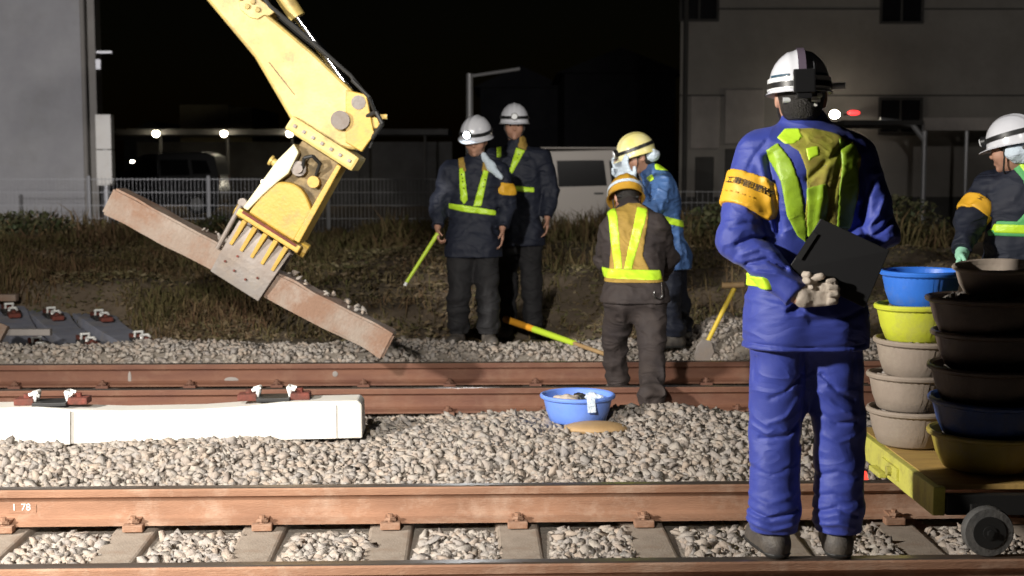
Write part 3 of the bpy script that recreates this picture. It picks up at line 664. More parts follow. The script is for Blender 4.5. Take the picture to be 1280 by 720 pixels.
# ------------------------------------------------------------------ shrubs: leafy dark masses right of the workers
def shrub(x, y, hgt, wid, label, n=1400):
    z0 = float(H(x, y)); t = thing('shrub', (x, y, z0), label, 'shrub', 'shrubs behind the workers')
    P = rng.normal(size=(n, 3)); P /= np.linalg.norm(P, axis=1)[:, None]; P *= (rng.random((n, 1))**.4); P *= np.array([wid, wid*.7, hgt*.5]); P[:, 2] += hgt*.5
    keep = np.array([float(n2(np.array(p[0]*3+x), np.array(p[2]*3+p[1]), 2)) > -.2 for p in P]); P = P[keep]; n = len(P)
    Rm = rand_rot(n); q = np.array([[-1, 0, 0], [0, -.5, 0], [1, 0, 0], [0, .5, .1]])*.035
    V = np.einsum('nij,vj->nvi', Rm, q)*rng.uniform(.6, 1.5, (n, 1, 1))+P[:, None, :]
    me = bpy.data.meshes.new('leaves'); me.from_pydata(V.reshape(-1, 3).tolist(), [], (np.arange(n)[:, None]*4+np.arange(4)).tolist())
    link('crown', me, M['shrub'], t)
    b = MB()
    for k in range(7):
        a = k*.9; b.cyl((0, 0, 0), (wid*.5*math.cos(a), wid*.4*math.sin(a), hgt*.7), .012, .004, n=6)
    b.build('trunk', M['wood'], t)
for (px, Y, h_, w_, l) in [(900, 17, .6, .5, 'shrub between the light blue and the dark blue worker'), (1120, 17, .7, .7, 'shrub behind the right arm of the blue-clad worker'), (300, 17, .45, .6, 'low shrub behind the gripped sleeper'), (30, 16, .5, .7, 'low shrub in front of the grey building'), (985, 18, .8, .7, 'shrub hidden mostly behind the blue-clad worker')]:
    shrub(W(px, 300, Y).x, Y, h_, w_, l)
# ------------------------------------------------------------------ fence
def make_fence(Y, xa, xb, zb, zt, label, dx=.062):
    t = thing('mesh_fence', (xa, Y, zb), label, 'fence')
    npan = max(1, int(round((xb-xa)/2.0))); pw = (xb-xa)/npan
    for i in range(npan+1):
        b = MB(); b.cyl((xa+i*pw, Y+.03, zb-.3), (xa+i*pw, Y+.03, zt+.03), .03, n=10); b.build('post', M['fencewire'], t, world=True)
    for i in range(npan):
        b = MB(); x0 = xa+i*pw+.03; x1 = xa+(i+1)*pw-.03
        k = int((x1-x0)/dx)
        for j in range(k+1): xx = x0+(x1-x0)*j/k; b.box((xx, Y, (zb+zt)/2), (.005, .005, zt-zb))
        for j in range(5): b.box(((x0+x1)/2, Y-.007, zb+(zt-zb)*(.03+.94*j/4)), (x1-x0, .007, .010))
        b.build('mesh_panel', M['fencewire'], t, world=True)
xa = W(-40, 220, 22).x; xb = W(560, 220, 22).x
make_fence(22, xa, xb, .30, W(0, 222, 22).z, 'low galvanised mesh fence across the back, left of the workers')
make_fence(23, W(815, 240, 23).x, W(935, 240, 23).x, .2, W(0, 238, 23).z, 'short dim mesh fence between the workers', .09)
# ------------------------------------------------------------------ buildings
def box_obj(b, x0, x1, y0, y1, z0, z1): b.box(((x0+x1)/2, (y0+y1)/2, (z0+z1)/2), (x1-x0, y1-y0, z1-z0))
Y = 24.5; xe = W(108, 100, Y).x
t = thing('grey_building', (xe, Y, 0), 'plain grey building filling the left edge behind the fence', 'building')
b = MB(); b.prism([(xe-9, Y, -.3), (xe, Y, -.3), (xe, Y+.45, -.3), (xe-4.5, Y+9, -.3), (xe-9, Y+9, -.3)], (0, 0, 7.8)); b.build('wall', M['wall'], t, world=True)
b = MB(); box_obj(b, xe+.003, xe+.16, Y+.05, Y+.4, -.3, 7.5); b.build('corner_trim', M['wall2'], t, world=True)
b = MB(); box_obj(b, xe-.06, xe-.02, Y-.03, Y-.003, -.3, 7.5); b.build('joint_strip', M['walldark'], t, world=True)
b = MB(); b.cyl((xe-.02, Y-.08, -.2), (xe-.02, Y-.08, 7.4), .045, n=12); b.build('downpipe', M['wall2'], t, world=True)
b = MB(); box_obj(b, xe-9, xe-2.2, Y-.05, Y-.003, -.3, .9); b.build('plinth', M['walldark'], t, world=True)
b = MB(); box_obj(b, xe+.16, xe+.45, Y+.1, Y+.18, W(0, 66, Y).z, W(0, 63, Y).z); b.box((xe+.2, Y+.1, W(0, 80, Y).z), (.1, .1, .18)); b.build('bracket', M['galv'], t, world=True)
p0 = W(121, 232, 23); p1 = W(138, 143, 23); zm = W(0, 187, 23).z
t = thing('white_post', ((p0.x+p1.x)/2, 23, 0), 'thick white two-piece post standing beside the grey building', 'post')
for z0, z1 in ((p0.z, zm-.006), (zm+.006, p1.z)):
    b = MB(); b.box(((p0.x+p1.x)/2, 23.1, (z0+z1)/2), (p1.x-p0.x, .2, z1-z0), bev=.02); b.build('cover', M['white'], t, world=True)
b = MB(); b.cyl(((p0.x+p1.x)/2, 23.1, 0), ((p0.x+p1.x)/2, 23.1, p1.z-.05), .05, n=12); b.build('pole', M['galv'], t, world=True)
# platform shelter far behind
Y = 46; 
t = thing('platform_shelter', (W(280, 200, Y).x, Y, 0), 'dark low platform roof with a row of lit lamps far behind', 'building')
xl = W(140, 170, Y).x; xr = W(560, 170, Y).x
b = MB(); box_obj(b, xl, xr, Y, Y+3, W(0, 170, Y).z+.05, W(0, 163, Y).z+.05); b.build('roof', M['walldark'], t, world=True)
b = MB(); box_obj(b, xl, xr, Y+3, Y+3.2, 0, W(0, 175, Y).z); b.build('back_wall', M['walldark'], t, world=True)
for px in (195, 280, 362, 445, 530):
    x = W(px, 170, Y).x
    b = MB(); b.cyl((x, Y+.6, 0), (x, Y+.6, W(0, 170, Y).z+.05), .05, n=8); b.build('post', M['walldark'], t, world=True)
b = MB(); box_obj(b, W(225, 150, Y+6).x, W(286, 150, Y+6).x, Y+6, Y+12, 0, W(0, 131, Y+6).z); box_obj(b, W(287, 150, Y+6).x, W(315, 150, Y+6).x, Y+6, Y+12, 0, W(0, 134, Y+6).z); o = b.build('annex', M['litwall']); tag(o, 'small square block tinted as faintly lit beyond the platform lamps', 'building')
for i, px in enumerate((195, 280, 362)):
    p = W(px, 167, Y-.25)
    l = thing('platform_lamp', (p.x, Y-.25, p.z), ['leftmost', 'middle', 'rightmost'][i]+' of the three glowing lamps under the platform roof', 'lamp', 'platform lamps')
    b = MB(); b.sph((0, 0, 0), .11); b.build('bulb', M['lamp'], l, smooth=True)
    b = MB(); b.cyl((0, 0, .08), (0, 0, .2), .02, n=8); b.lathe([(.02, .14), (.16, .09), (.165, .08), (.02, .12)], n=16); b.build('shade', M['galv'], l)
    li = bpy.data.lights.new('platform_glow', 'POINT'); li.energy = 8; li.color = (1, .85, .6); li.shadow_soft_size = .1
    lo = bpy.data.objects.new('platform_glow', li); COL.objects.link(lo); lo.location = (p.x, Y-.5, p.z-.1)
# far small lights
for px, py, Yd, r, l in [(298, 193, 60, .06, 'tiny white light below the middle platform lamp'), (165, 202, 60, .06, 'tiny light low at the left of the platform'), (741, 172, 60, .09, 'tiny white light above the parked car'), (330, 228, 40, .07, 'small light behind the fence beside the excavator grab')]:
    p = W(px, py, Yd); b = MB(); b.sph((0, 0, 0), r, n=10); b.cyl((0, .05, 0), (0, .3, 0), r*.5, n=8); o = b.build('distant_lamp', M['lamp'], smooth=True); o.location = p; tag(o, l, 'lamp')
# street pole behind the headlamp worker
p = W(587, 110, 24)
t = thing('utility_pole', (p.x, 24, 0), 'pale slender pole rising behind the worker with the lit headlamp', 'pole')
b = MB(); b.cyl((p.x, 24, 0), (p.x, 24, W(0, 92, 24).z), .075, .06, n=14); b.build('pole_shaft', M['galv'], t, world=True, smooth=True)
b = MB(); b.cyl((p.x-.02, 24, W(0, 92, 24).z-.05), (p.x+.9, 24, W(0, 86, 24).z), .03, n=8); b.build('arm', M['galv'], t, world=True)
# big right building
Y = 27.5; x0 = W(850, 100, Y).x; x1 = x0+17
t = thing('grey_apartment_building', (x0, Y, 0), 'large dim grey building behind the right half of the site', 'building')
b = MB(); b.prism([(x0, Y, -.3), (x1, Y, -.3), (x1, Y+10, -.3), (x0+2.2, Y+10, -.3)], (0, 0, 8.3)); b.build('wall', M['wall2'], t, world=True)
def win(par, xa, ya, xb, yb, Yw, name='window'):
    p = W(xa, yb, Yw); q = W(xb, ya, Yw)
    b = MB(); fw = .05
    box_obj(b, p.x-fw, p.x, Yw-.05, Yw-.003, p.z-fw, q.z+fw); box_obj(b, q.x, q.x+fw, Yw-.05, Yw-.003, p.z-fw, q.z+fw)
    box_obj(b, p.x, q.x, Yw-.05, Yw-.003, p.z-fw, p.z); box_obj(b, p.x, q.x, Yw-.05, Yw-.003, q.z, q.z+fw); box_obj(b, (p.x+q.x)/2-.02, (p.x+q.x)/2+.02, Yw-.04, Yw-.003, p.z, q.z)
    o = b.build(name, M['walldark'], par, world=True)
    b = MB(); box_obj(b, p.x+.002, q.x-.002, Yw-.02, Yw-.004, p.z+.002, q.z-.002); b.build('pane', M['glass'], o, world=True)
win(t, 1102, -20, 1152, 27, Y); win(t, 1100, 125, 1150, 165, Y); win(t, 852, -20, 896, 24, Y); win(t, 1330, -20, 1380, 27, Y); win(t, 1310, 125, 1360, 165, Y)
for xa_, xb_, ya_, yb_, m in [(862, 900, 120, 186, 'lightpanel'), (905, 955, 112, 180, 'lightpanel'), (868, 892, 196, 262, 'walldark'), (905, 950, 186, 262, 'walldark')]:
    p = W(xa_, yb_, Y); q = W(xb_, ya_, Y); b = MB(); box_obj(b, p.x, q.x, Y-.06, Y-.004, p.z, q.z); b.build('door_panel', M[m], t, world=True, bevel=.02)
b = MB(); zc = W(0, 205, Y).z; box_obj(b, x0-.02, x1, Y-.05, Y-.003, -.3, W(0, 246, Y).z); b.build('plinth', M['walldark'], t, world=True)
b = MB(); b.cyl((x0+.1, Y-.08, 0), (x0+.1, Y-.08, 7.9), .05, n=10); b.build('downpipe', M['walldark'], t, world=True)
for k in range(1, 5):
    b = MB(); zz = 1.1+1.75*k; box_obj(b, x0, x1, Y-.012, Y-.003, zz, zz+.03); b.build('joint_strip', M['walldark'], t, world=True)
# carport
Yc = 24.5; pa = W(1100, 150, Yc); pb = W(1420, 166, Yc)
t = thing('carport', (pa.x, Yc, 0), 'flat-roofed carport with a pale edge in front of the right building', 'carport')
b = MB(); box_obj(b, W(1160, 0, Yc).x, pb.x, Yc, Yc+.06, W(0, 163, Yc).z, W(0, 147, Yc).z); b.build('fascia', M['lightpanel'], t, world=True)
b = MB(); box_obj(b, W(1060, 0, Yc).x, pb.x, Yc+.07, Yc+2.4, W(0, 156, Yc).z, W(0, 150, Yc).z); b.build('roof', M['walldark'], t, world=True)
for px in (1158, 1211, 1300, 1390):
    x = W(px, 0+200, Yc).x; b = MB(); b.cyl((x, Yc+.15, 0), (x, Yc+.15, W(0, 156, Yc).z), .05 if px < 1200 else .035, n=12); b.build('post', M['galv'], t, world=True, smooth=True)
b = MB(); arc = [W(1158, 175, Yc+.15)+Vector((-.9*math.sin(a), 0, .35*(1-math.cos(0))-.0)) for a in (0, )]
q0 = W(1155, 175, Yc+.15); q1 = W(1140, 155, Yc+.15); q2 = W(1100, 150, Yc+.15); b.cyl(q0, q1, .05, n=10); b.cyl(q1, q2, .05, n=10); b.build('brace', M['galv'], t, world=True)
for px, py, m, l, nm in [(1043, 143, 'lamp', 'white wall lamp glowing right of the blue-clad worker\'s helmet', 'wall_lamp'), (1067, 141, 'redlampfar', 'red lamp beside the white wall lamp', 'signal_lamp')]:
    p = W(px, py, 26.8); l_ = thing(nm, p, l, 'lamp')
    b = MB(); b.sph((0, -.02, 0), .10 if m == 'lamp' else .075, (1, .6, .8) if m == 'lamp' else (1.6, .6, .6)); b.build('bulb', M[m], l_, smooth=True)
    b = MB(); b.box((0, .08, .0), (.12, .06, .12), bev=.01); b.cyl((0, .1, 0), (0, .7, 0), .02, n=8); b.build('bracket', M['walldark'], l_)
li = bpy.data.lights.new('wall_glow', 'POINT'); li.energy = 12; li.color = (1, .9, .75); li.shadow_soft_size = .1
lo = bpy.data.objects.new('wall_glow', li); COL.objects.link(lo); lo.location = W(1043, 146, 26.5)
# distant dark houses between
for pxa, pxb, pyt, Yd, l in [(600, 700, 110, 55, 'dark distant house behind the two standing workers'), (706, 846, 92, 48, 'dark distant house behind the parked car'), (150, 222, 176, 62, 'low dark house at the far left behind the platform')]:
    xa_ = W(pxa, 0, Yd).x; xb_ = W(pxb, 0, Yd).x; zt = W(0, pyt, Yd).z
    t = thing('distant_house', ((xa_+xb_)/2, Yd, 0), l, 'house')
    b = MB(); box_obj(b, xa_, xb_, Yd, Yd+7, 0, zt); b.build('wall', M['night'], t, world=True)
    b = MB(); b.prism([(xa_-.3, Yd-.4, zt), (xb_+.3, Yd-.4, zt), ((xa_+xb_)/2, Yd-.4, zt+.9)], (0, 7.8, 0)); b.build('roof', M['night'], t, world=True)
    for k in range(2):
        xw = xa_+(xb_-xa_)*(.3+.4*k); b = MB(); box_obj(b, xw-.5, xw+.5, Yd-.05, Yd-.004, zt-1.4, zt-.6); b.build('window', M['night'], t, world=True)
# ------------------------------------------------------------------ cars
def make_car(label, paint, group=None):
    t = thing('parked_car', (0, 0, 0), label, 'car', group)
    # outline, x forward to the left (-x is the nose), z up, width 1.5
    prof = [(-1.68, .32), (-1.72, .62), (-1.62, .86), (-1.05, 1.0), (-.55, 1.58), (-.35, 1.68), (1.35, 1.72), (1.6, 1.62), (1.7, 1.1), (1.72, .4), (1.6, .3)]
    b = MB()
    def arch(cx, r=.36, n=9): return [(cx+r*math.cos(math.pi*i/n), .28+r*math.sin(math.pi*i/n)) for i in range(n+1)]
    low = [(1.6, .28)]+arch(1.08)+[(-.72+.0, .28)]+[(x, z) for x, z in arch(-1.1)]+[(-1.6, .28)]
    out = prof[:-1]+low
    b.prism([(x, -.74, z) for x, z in out], (0, 1.48, 0)); b.build('body', paint, t, bevel=.05)
    for s in (-1, 1):
        for q in ([(-.86, 1.06), (-.47, 1.50), (-.02, 1.52), (.02, 1.08)], [(.10, 1.08), (.07, 1.52), (.86, 1.53), (.92, 1.10)], [(1.0, 1.12), (.95, 1.52), (1.38, 1.50), (1.5, 1.15)]):
            b = MB(); b.prism([(x, s*.742, z) for x, z in q], (0, s*.012, 0)); b.build('window', M['glass'], t)
        for hx in (-.02, .88):
            b = MB(); b.box((hx-.1, s*.76, .97), (.16, .03, .03), bev=.008); b.build('door_handle', M['black'], t)
        for lx in (.05, .95):
            b = MB(); b.box((lx, s*.741, .72), (.008, .004, .75)); b.build('door_seam', M['black'], t)
        for wx in (1.08, -1.1):
            b = MB(); b.cyl((wx, s*.56, .28), (wx, s*.73, .28), .29, n=32); wh = b.build('wheel', M['hose'], t, bevel=.02)
            b = MB(); b.cyl((wx, s*.73, .28), (wx, s*.742, .28), .18, n=24)
            for k in range(5): b.box((wx+.09*math.cos(k*1.257), s*.745, .28+.09*math.sin(k*1.257)), (.03, .012, .03))
            b.build('rim', M['galv'], wh)
    b = MB(); b.prism([(-1.03, -.62, 1.03), (-.58, -.58, 1.54), (-.58, .58, 1.54), (-1.03, .62, 1.03)], (-.015, 0, .008)); b.build('windscreen', M['glass'], t)
    for s in (-1, 1):
        b = MB(); b.box((-1.66, s*.55, .74), (.08, .26, .15), bev=.03); b.build('headlight', M['clear'], t)
        b = MB(); b.box((1.69, s*.62, .95), (.05, .12, .3), bev=.01); b.build('tail_light', M['redlampfar'] if False else M['darkrust'], t)
    b = MB(); b.box((.5, 0, 1.735), (1.4, 1.1, .03), bev=.01); b.build('roof_rail', paint, t)
    return t
car = make_car('pale beige boxy car parked behind the workers', M['carpaint'])
pw = W(758, 262, 23); car.location = (pw.x-.95, 23.2, -.02)
car2 = make_car('dark car parked far behind the fence at left', M['darkpaint']); car2.location = (W(205, 200, 38).x, 38, 0.1)
# ================================================================== PEOPLE
# signed-distance bodies turned into meshes by surface nets
_vl = rng.random((32, 32, 32)).astype(np.float32)
def n3(P, s, sc=(1, 1, 1)):
    q = P*np.array(sc, np.float32)*s; i = np.floor(q).astype(int); f = q-i; f = f*f*(3-2*f); i %= 32; j = (i+1) % 32
    g = lambda a, b, c: _vl[a, b, c]
    x0, y0, z0 = i.T; x1, y1, z1 = j.T; fx, fy, fz = f.T
    c0 = (g(x0, y0, z0)*(1-fx)+g(x1, y0, z0)*fx)*(1-fy)+(g(x0, y1, z0)*(1-fx)+g(x1, y1, z0)*fx)*fy
    c1 = (g(x0, y0, z1)*(1-fx)+g(x1, y0, z1)*fx)*(1-fy)+(g(x0, y1, z1)*(1-fx)+g(x1, y1, z1)*fx)*fy
    return c0*(1-fz)+c1*fz
class SDF:
    def __init__(s, lo, hi, h):
        s.h = h; s.lo = np.array(lo, float); s.n = np.ceil((np.array(hi)-s.lo)/h).astype(int)+1
        s.f = np.full(s.n, 1.0, np.float32)
    def sub(s, lo, hi):
        a = np.clip(((np.array(lo)-s.lo)/s.h).astype(int)-1, 0, s.n); b = np.clip(((np.array(hi)-s.lo)/s.h).astype(int)+3, 0, s.n)
        if np.any(b <= a): return None
        ax = [s.lo[k]+s.h*np.arange(a[k], b[k]) for k in range(3)]
        X, Y, Z = np.meshgrid(*ax, indexing='ij'); return (slice(a[0], b[0]), slice(a[1], b[1]), slice(a[2], b[2])), np.stack([X, Y, Z], -1).astype(np.float32)
    def put(s, sl, d, k):
        f = s.f[sl]
        if k > 0:
            hh = np.clip(.5+.5*(f-d)/k, 0, 1); s.f[sl] = f*(1-hh)+d*hh-k*hh*(1-hh)
        else: s.f[sl] = np.minimum(f, d)
    def cap(s, a, b, ra, rb=None, k=.02, flat=None):
        a = np.array(a, float); b = np.array(b, float); rb = ra if rb is None else rb; m = max(ra, rb)+k+4*s.h
        r = s.sub(np.minimum(a, b)-m, np.maximum(a, b)+m)
        if r is None: return
        sl, P = r; ab = b-a; t = np.clip(((P-a)@ab)/max(1e-9, ab@ab), 0, 1)
        d = np.linalg.norm(P-(a+t[..., None]*ab), axis=-1)-(ra+(rb-ra)*t); s.put(sl, d.astype(np.float32), k)
    def ell(s, c, rad, Rm=None, k=.02):
        c = np.array(c, float); rad = np.array(rad, float); m = rad.max()+k+4*s.h
        r = s.sub(c-m, c+m)
        if r is None: return
        sl, P = r; q = P-c
        if Rm is not None: q = q@np.array(Rm)       # columns of Rm = local axes
        k0 = np.linalg.norm(q/rad, axis=-1); k1 = np.linalg.norm(q/(rad*rad), axis=-1)+1e-9
        s.put(sl, (k0*(k0-1)/k1).astype(np.float32), k)
    def near(s, w_=.03):
        idx = np.argwhere(np.abs(s.f) < w_); return idx, (s.lo+idx*s.h).astype(np.float32)
    def cut(s, p, n):
        """remove the side the normal points to"""
        p = np.array(p, float); n = np.array(n, float); n /= np.linalg.norm(n)
        idx = np.argwhere(s.f < .02+3*s.h); P = s.lo+idx*s.h; d = (P-p)@n; i = tuple(idx.T); s.f[i] = np.maximum(s.f[i], d)
    def cutlocal(s, p, n, rad):
        p = np.array(p, float); n = np.array(n, float); n /= np.linalg.norm(n)
        idx = np.argwhere(s.f < .02+3*s.h); P = s.lo+idx*s.h; d = (P-p)@n; q = np.linalg.norm(P-p, axis=1) < rad; idx = idx[q]; d = d[q]; i = tuple(idx.T); s.f[i] = np.maximum(s.f[i], d)
    def mesh(s, name, smooth=1):
        f = s.f; ins = f < 0; n = np.array(f.shape)
        c = [ins[x:n[0]-1+x, y:n[1]-1+y, z:n[2]-1+z] for x in (0, 1) for y in (0, 1) for z in (0, 1)]
        cnt = sum(k.astype(np.int8) for k in c); act = (cnt > 0) & (cnt < 8)
        idx = np.argwhere(act)
        if not len(idx): return None
        vid = np.full(act.shape, -1, np.int64); vid[act] = np.arange(len(idx))
        acc = np.zeros((len(idx), 3)); num = np.zeros(len(idx))
        cor = [(x, y, z) for x in (0, 1) for y in (0, 1) for z in (0, 1)]
        for a in cor:
            for ax in range(3):
                if a[ax]: continue
                b = list(a); b[ax] = 1
                fa = f[idx[:, 0]+a[0], idx[:, 1]+a[1], idx[:, 2]+a[2]]; fb = f[idx[:, 0]+b[0], idx[:, 1]+b[1], idx[:, 2]+b[2]]
                m = (fa < 0) != (fb < 0); t = np.zeros(len(idx)); t[m] = fa[m]/(fa[m]-fb[m])
                p = np.tile(np.array(a, float), (len(idx), 1)); p[:, ax] += t
                acc[m] += p[m]; num[m] += 1
        V = s.lo+(idx+acc/num[:, None])*s.h
        Q = []
        for ax in range(3):
            u, v = (ax+1) % 3, (ax+2) % 3
            sl0 = [slice(None)]*3; sl1 = [slice(None)]*3; sl0[ax] = slice(0, -1); sl1[ax] = slice(1, None)
            e = ins[tuple(sl0)] != ins[tuple(sl1)]; ei = np.argwhere(e)
            ei = ei[(ei[:, u] > 0) & (ei[:, v] > 0) & (ei[:, u] < n[u]-1) & (ei[:, v] < n[v]-1)]
            q = []
            for du, dv in ((-1, -1), (0, -1), (0, 0), (-1, 0)):
                k = ei.copy(); k[:, u] += du; k[:, v] += dv; q.append(vid[k[:, 0], k[:, 1], k[:, 2]])
            q = np.stack(q, -1); fl = ~ins[ei[:, 0], ei[:, 1], ei[:, 2]]
            q[fl] = q[fl][:, ::-1]; Q.append(q)
        Q = np.concatenate(Q); Q = Q[(Q >= 0).all(1)]
        # light laplacian smoothing
        for _ in range(smooth):
            A = np.zeros_like(V); N_ = np.zeros(len(V))
            for i in range(4):
                j = (i+1) % 4; np.add.at(A, Q[:, i], V[Q[:, j]]); np.add.at(N_, Q[:, i], 1); np.add.at(A, Q[:, j], V[Q[:, i]]); np.add.at(N_, Q[:, j], 1)
            V = V*.5+.5*A/np.maximum(N_, 1)[:, None]
        me = bpy.data.meshes.new(name); me.vertices.add(len(V)); me.vertices.foreach_set('co', V.astype(np.float32).ravel())
        me.loops.add(len(Q)*4); me.loops.foreach_set('vertex_index', Q.astype(np.int32).ravel()); me.polygons.add(len(Q)); me.polygons.foreach_set('loop_start', np.arange(0, len(Q)*4, 4, dtype=np.int32)); me.update(calc_edges=True)
        return me
def like(s, f=None):
    q = SDF.__new__(SDF); q.h = s.h; q.lo = s.lo; q.n = s.n; q.f = s.f.copy() if f is None else f; return q
def poly_sd(p, poly):
    """signed distance of 2D points to polygon"""
    poly = np.array(poly, float); d = np.full(len(p), 1e9); ins = np.zeros(len(p), bool); n = len(poly)
    for i in range(n):
        a = poly[i]; b = poly[(i+1) % n]; e = b-a; w_ = p-a; t = np.clip((w_@e)/(e@e), 0, 1); q = w_-t[:, None]*e; d = np.minimum(d, (q*q).sum(1))
        c = ((a[1] <= p[:, 1]) != (b[1] <= p[:, 1])) & (p[:, 0] < (b[0]-a[0])*(p[:, 1]-a[1])/(b[1]-a[1]+1e-12)+a[0]); ins ^= c
    d = np.sqrt(d); return np.where(ins, -d, d)
def crease(P, seed, s1, sc):
    n = n3(P+seed, s1, sc); m = n3(P+seed*2+9, s1*2.1, sc); r1 = np.clip(1-np.abs(2*n-1)*2.2, -.6, 1); r2 = np.clip(1-np.abs(2*m-1)*2.0, -.6, 1)
    return .75*r1+.38*r2-.35
def fold(s, amp, spots, seed, s1=7, sc=(1, 1, 2.2)):
    idx, P = s.near(.035+amp)
    a = np.full(len(P), amp)
    for (c, r, e) in spots: a += e*np.exp(-(((P-np.array(c, np.float32))**2).sum(1))/(r*r))
    i = tuple(idx.T); s.f[i] -= a*crease(P, seed, s1, sc)
def ridges(s, segs, yc):
    if not segs: return
    idx, P = s.near(.05); i = tuple(idx.T); d = np.zeros(len(P)); P2 = P[:, [0, 2]].astype(float); mask = (P[:, 1] < yc+.04)
    for (pts, amp, rad) in segs:
        w_ = [W(x, y, 4.5) for x, y in pts]; w_ = [np.array((p.x, p.z)) for p in w_]; best = np.full(len(P), 9.)
        for a, b_ in zip(w_[:-1], w_[1:]):
            e = b_-a; t = np.clip(((P2-a)@e)/(e@e), 0, 1); dd = np.linalg.norm(P2-a-t[:, None]*e, axis=1)+.010*np.abs(t-.5)*0; best = np.minimum(best, dd)
        d += amp*np.exp(-(best/rad)**2)
    s.f[i] -= d*mask
def shell(base, off, cond, inner=.004):
    """band of cloth of thickness `off` over base; cond(P) -> signed distance of the region"""
    q = like(base, np.full(base.f.shape, 1.0, np.float32)); idx, P = base.near(off+.02+2*base.h); i = tuple(idx.T); f = base.f[i]
    q.f[i] = np.maximum(np.maximum(f-off, -(f+inner+base.h)), cond(P)); return q
def axes(up, fwd):
    up = Vector(up).normalized(); fwd = Vector(fwd); fwd = (fwd-up*fwd.dot(up)).normalized(); rt = fwd.cross(up).normalized(); return rt, fwd, up
def hand(s, wr, d, pn, th, curl=.9, inf=0, sc=1, spread=1):
    """wrist, finger direction, palm normal (way the fingers curl), thumb side"""
    d = Vector(d).normalized(); pn = Vector(pn); pn = (pn-d*pn.dot(d)).normalized(); th = Vector(th); th = (th-d*th.dot(d)-pn*th.dot(pn)).normalized(); wr = Vector(wr)
    for q in (-.026, -.009, .009, .026):
        s.cap(wr+d*.01*sc+th*q*.6*sc, wr+d*.085*sc+th*q*sc, (.016+inf)*sc, (.013+inf)*sc, k=.008)
    for q, L in ((.030, .92), (.010, 1.03), (-.010, .97), (-.029, .78)):
        p = wr+d*.088*sc+th*q*sc; a = curl*.45; L *= sc
        for seg, r in ((.043, .0092), (.028, .0084), (.022, .0075)):
            dd = d*math.cos(a)+pn*math.sin(a)+th*q*1.5*spread; dd.normalize(); p2 = p+dd*seg*L; s.cap(p, p2, (r+inf)*sc, (r-.0008+inf)*sc, k=.004); p = p2; a += curl
    p = wr+d*.028*sc+th*.028*sc; dd = (d*.7+th*.6+pn*.35).normalized(); p2 = p+dd*.042*sc; s.cap(p, p2, (.0125+inf)*sc, (.0105+inf)*sc, k=.008)
    dd = (d*.85+th*.05+pn*(.35+.3*curl)).normalized(); s.cap(p2, p2+dd*.032*sc, (.0105+inf)*sc, (.0085+inf)*sc, k=.004)
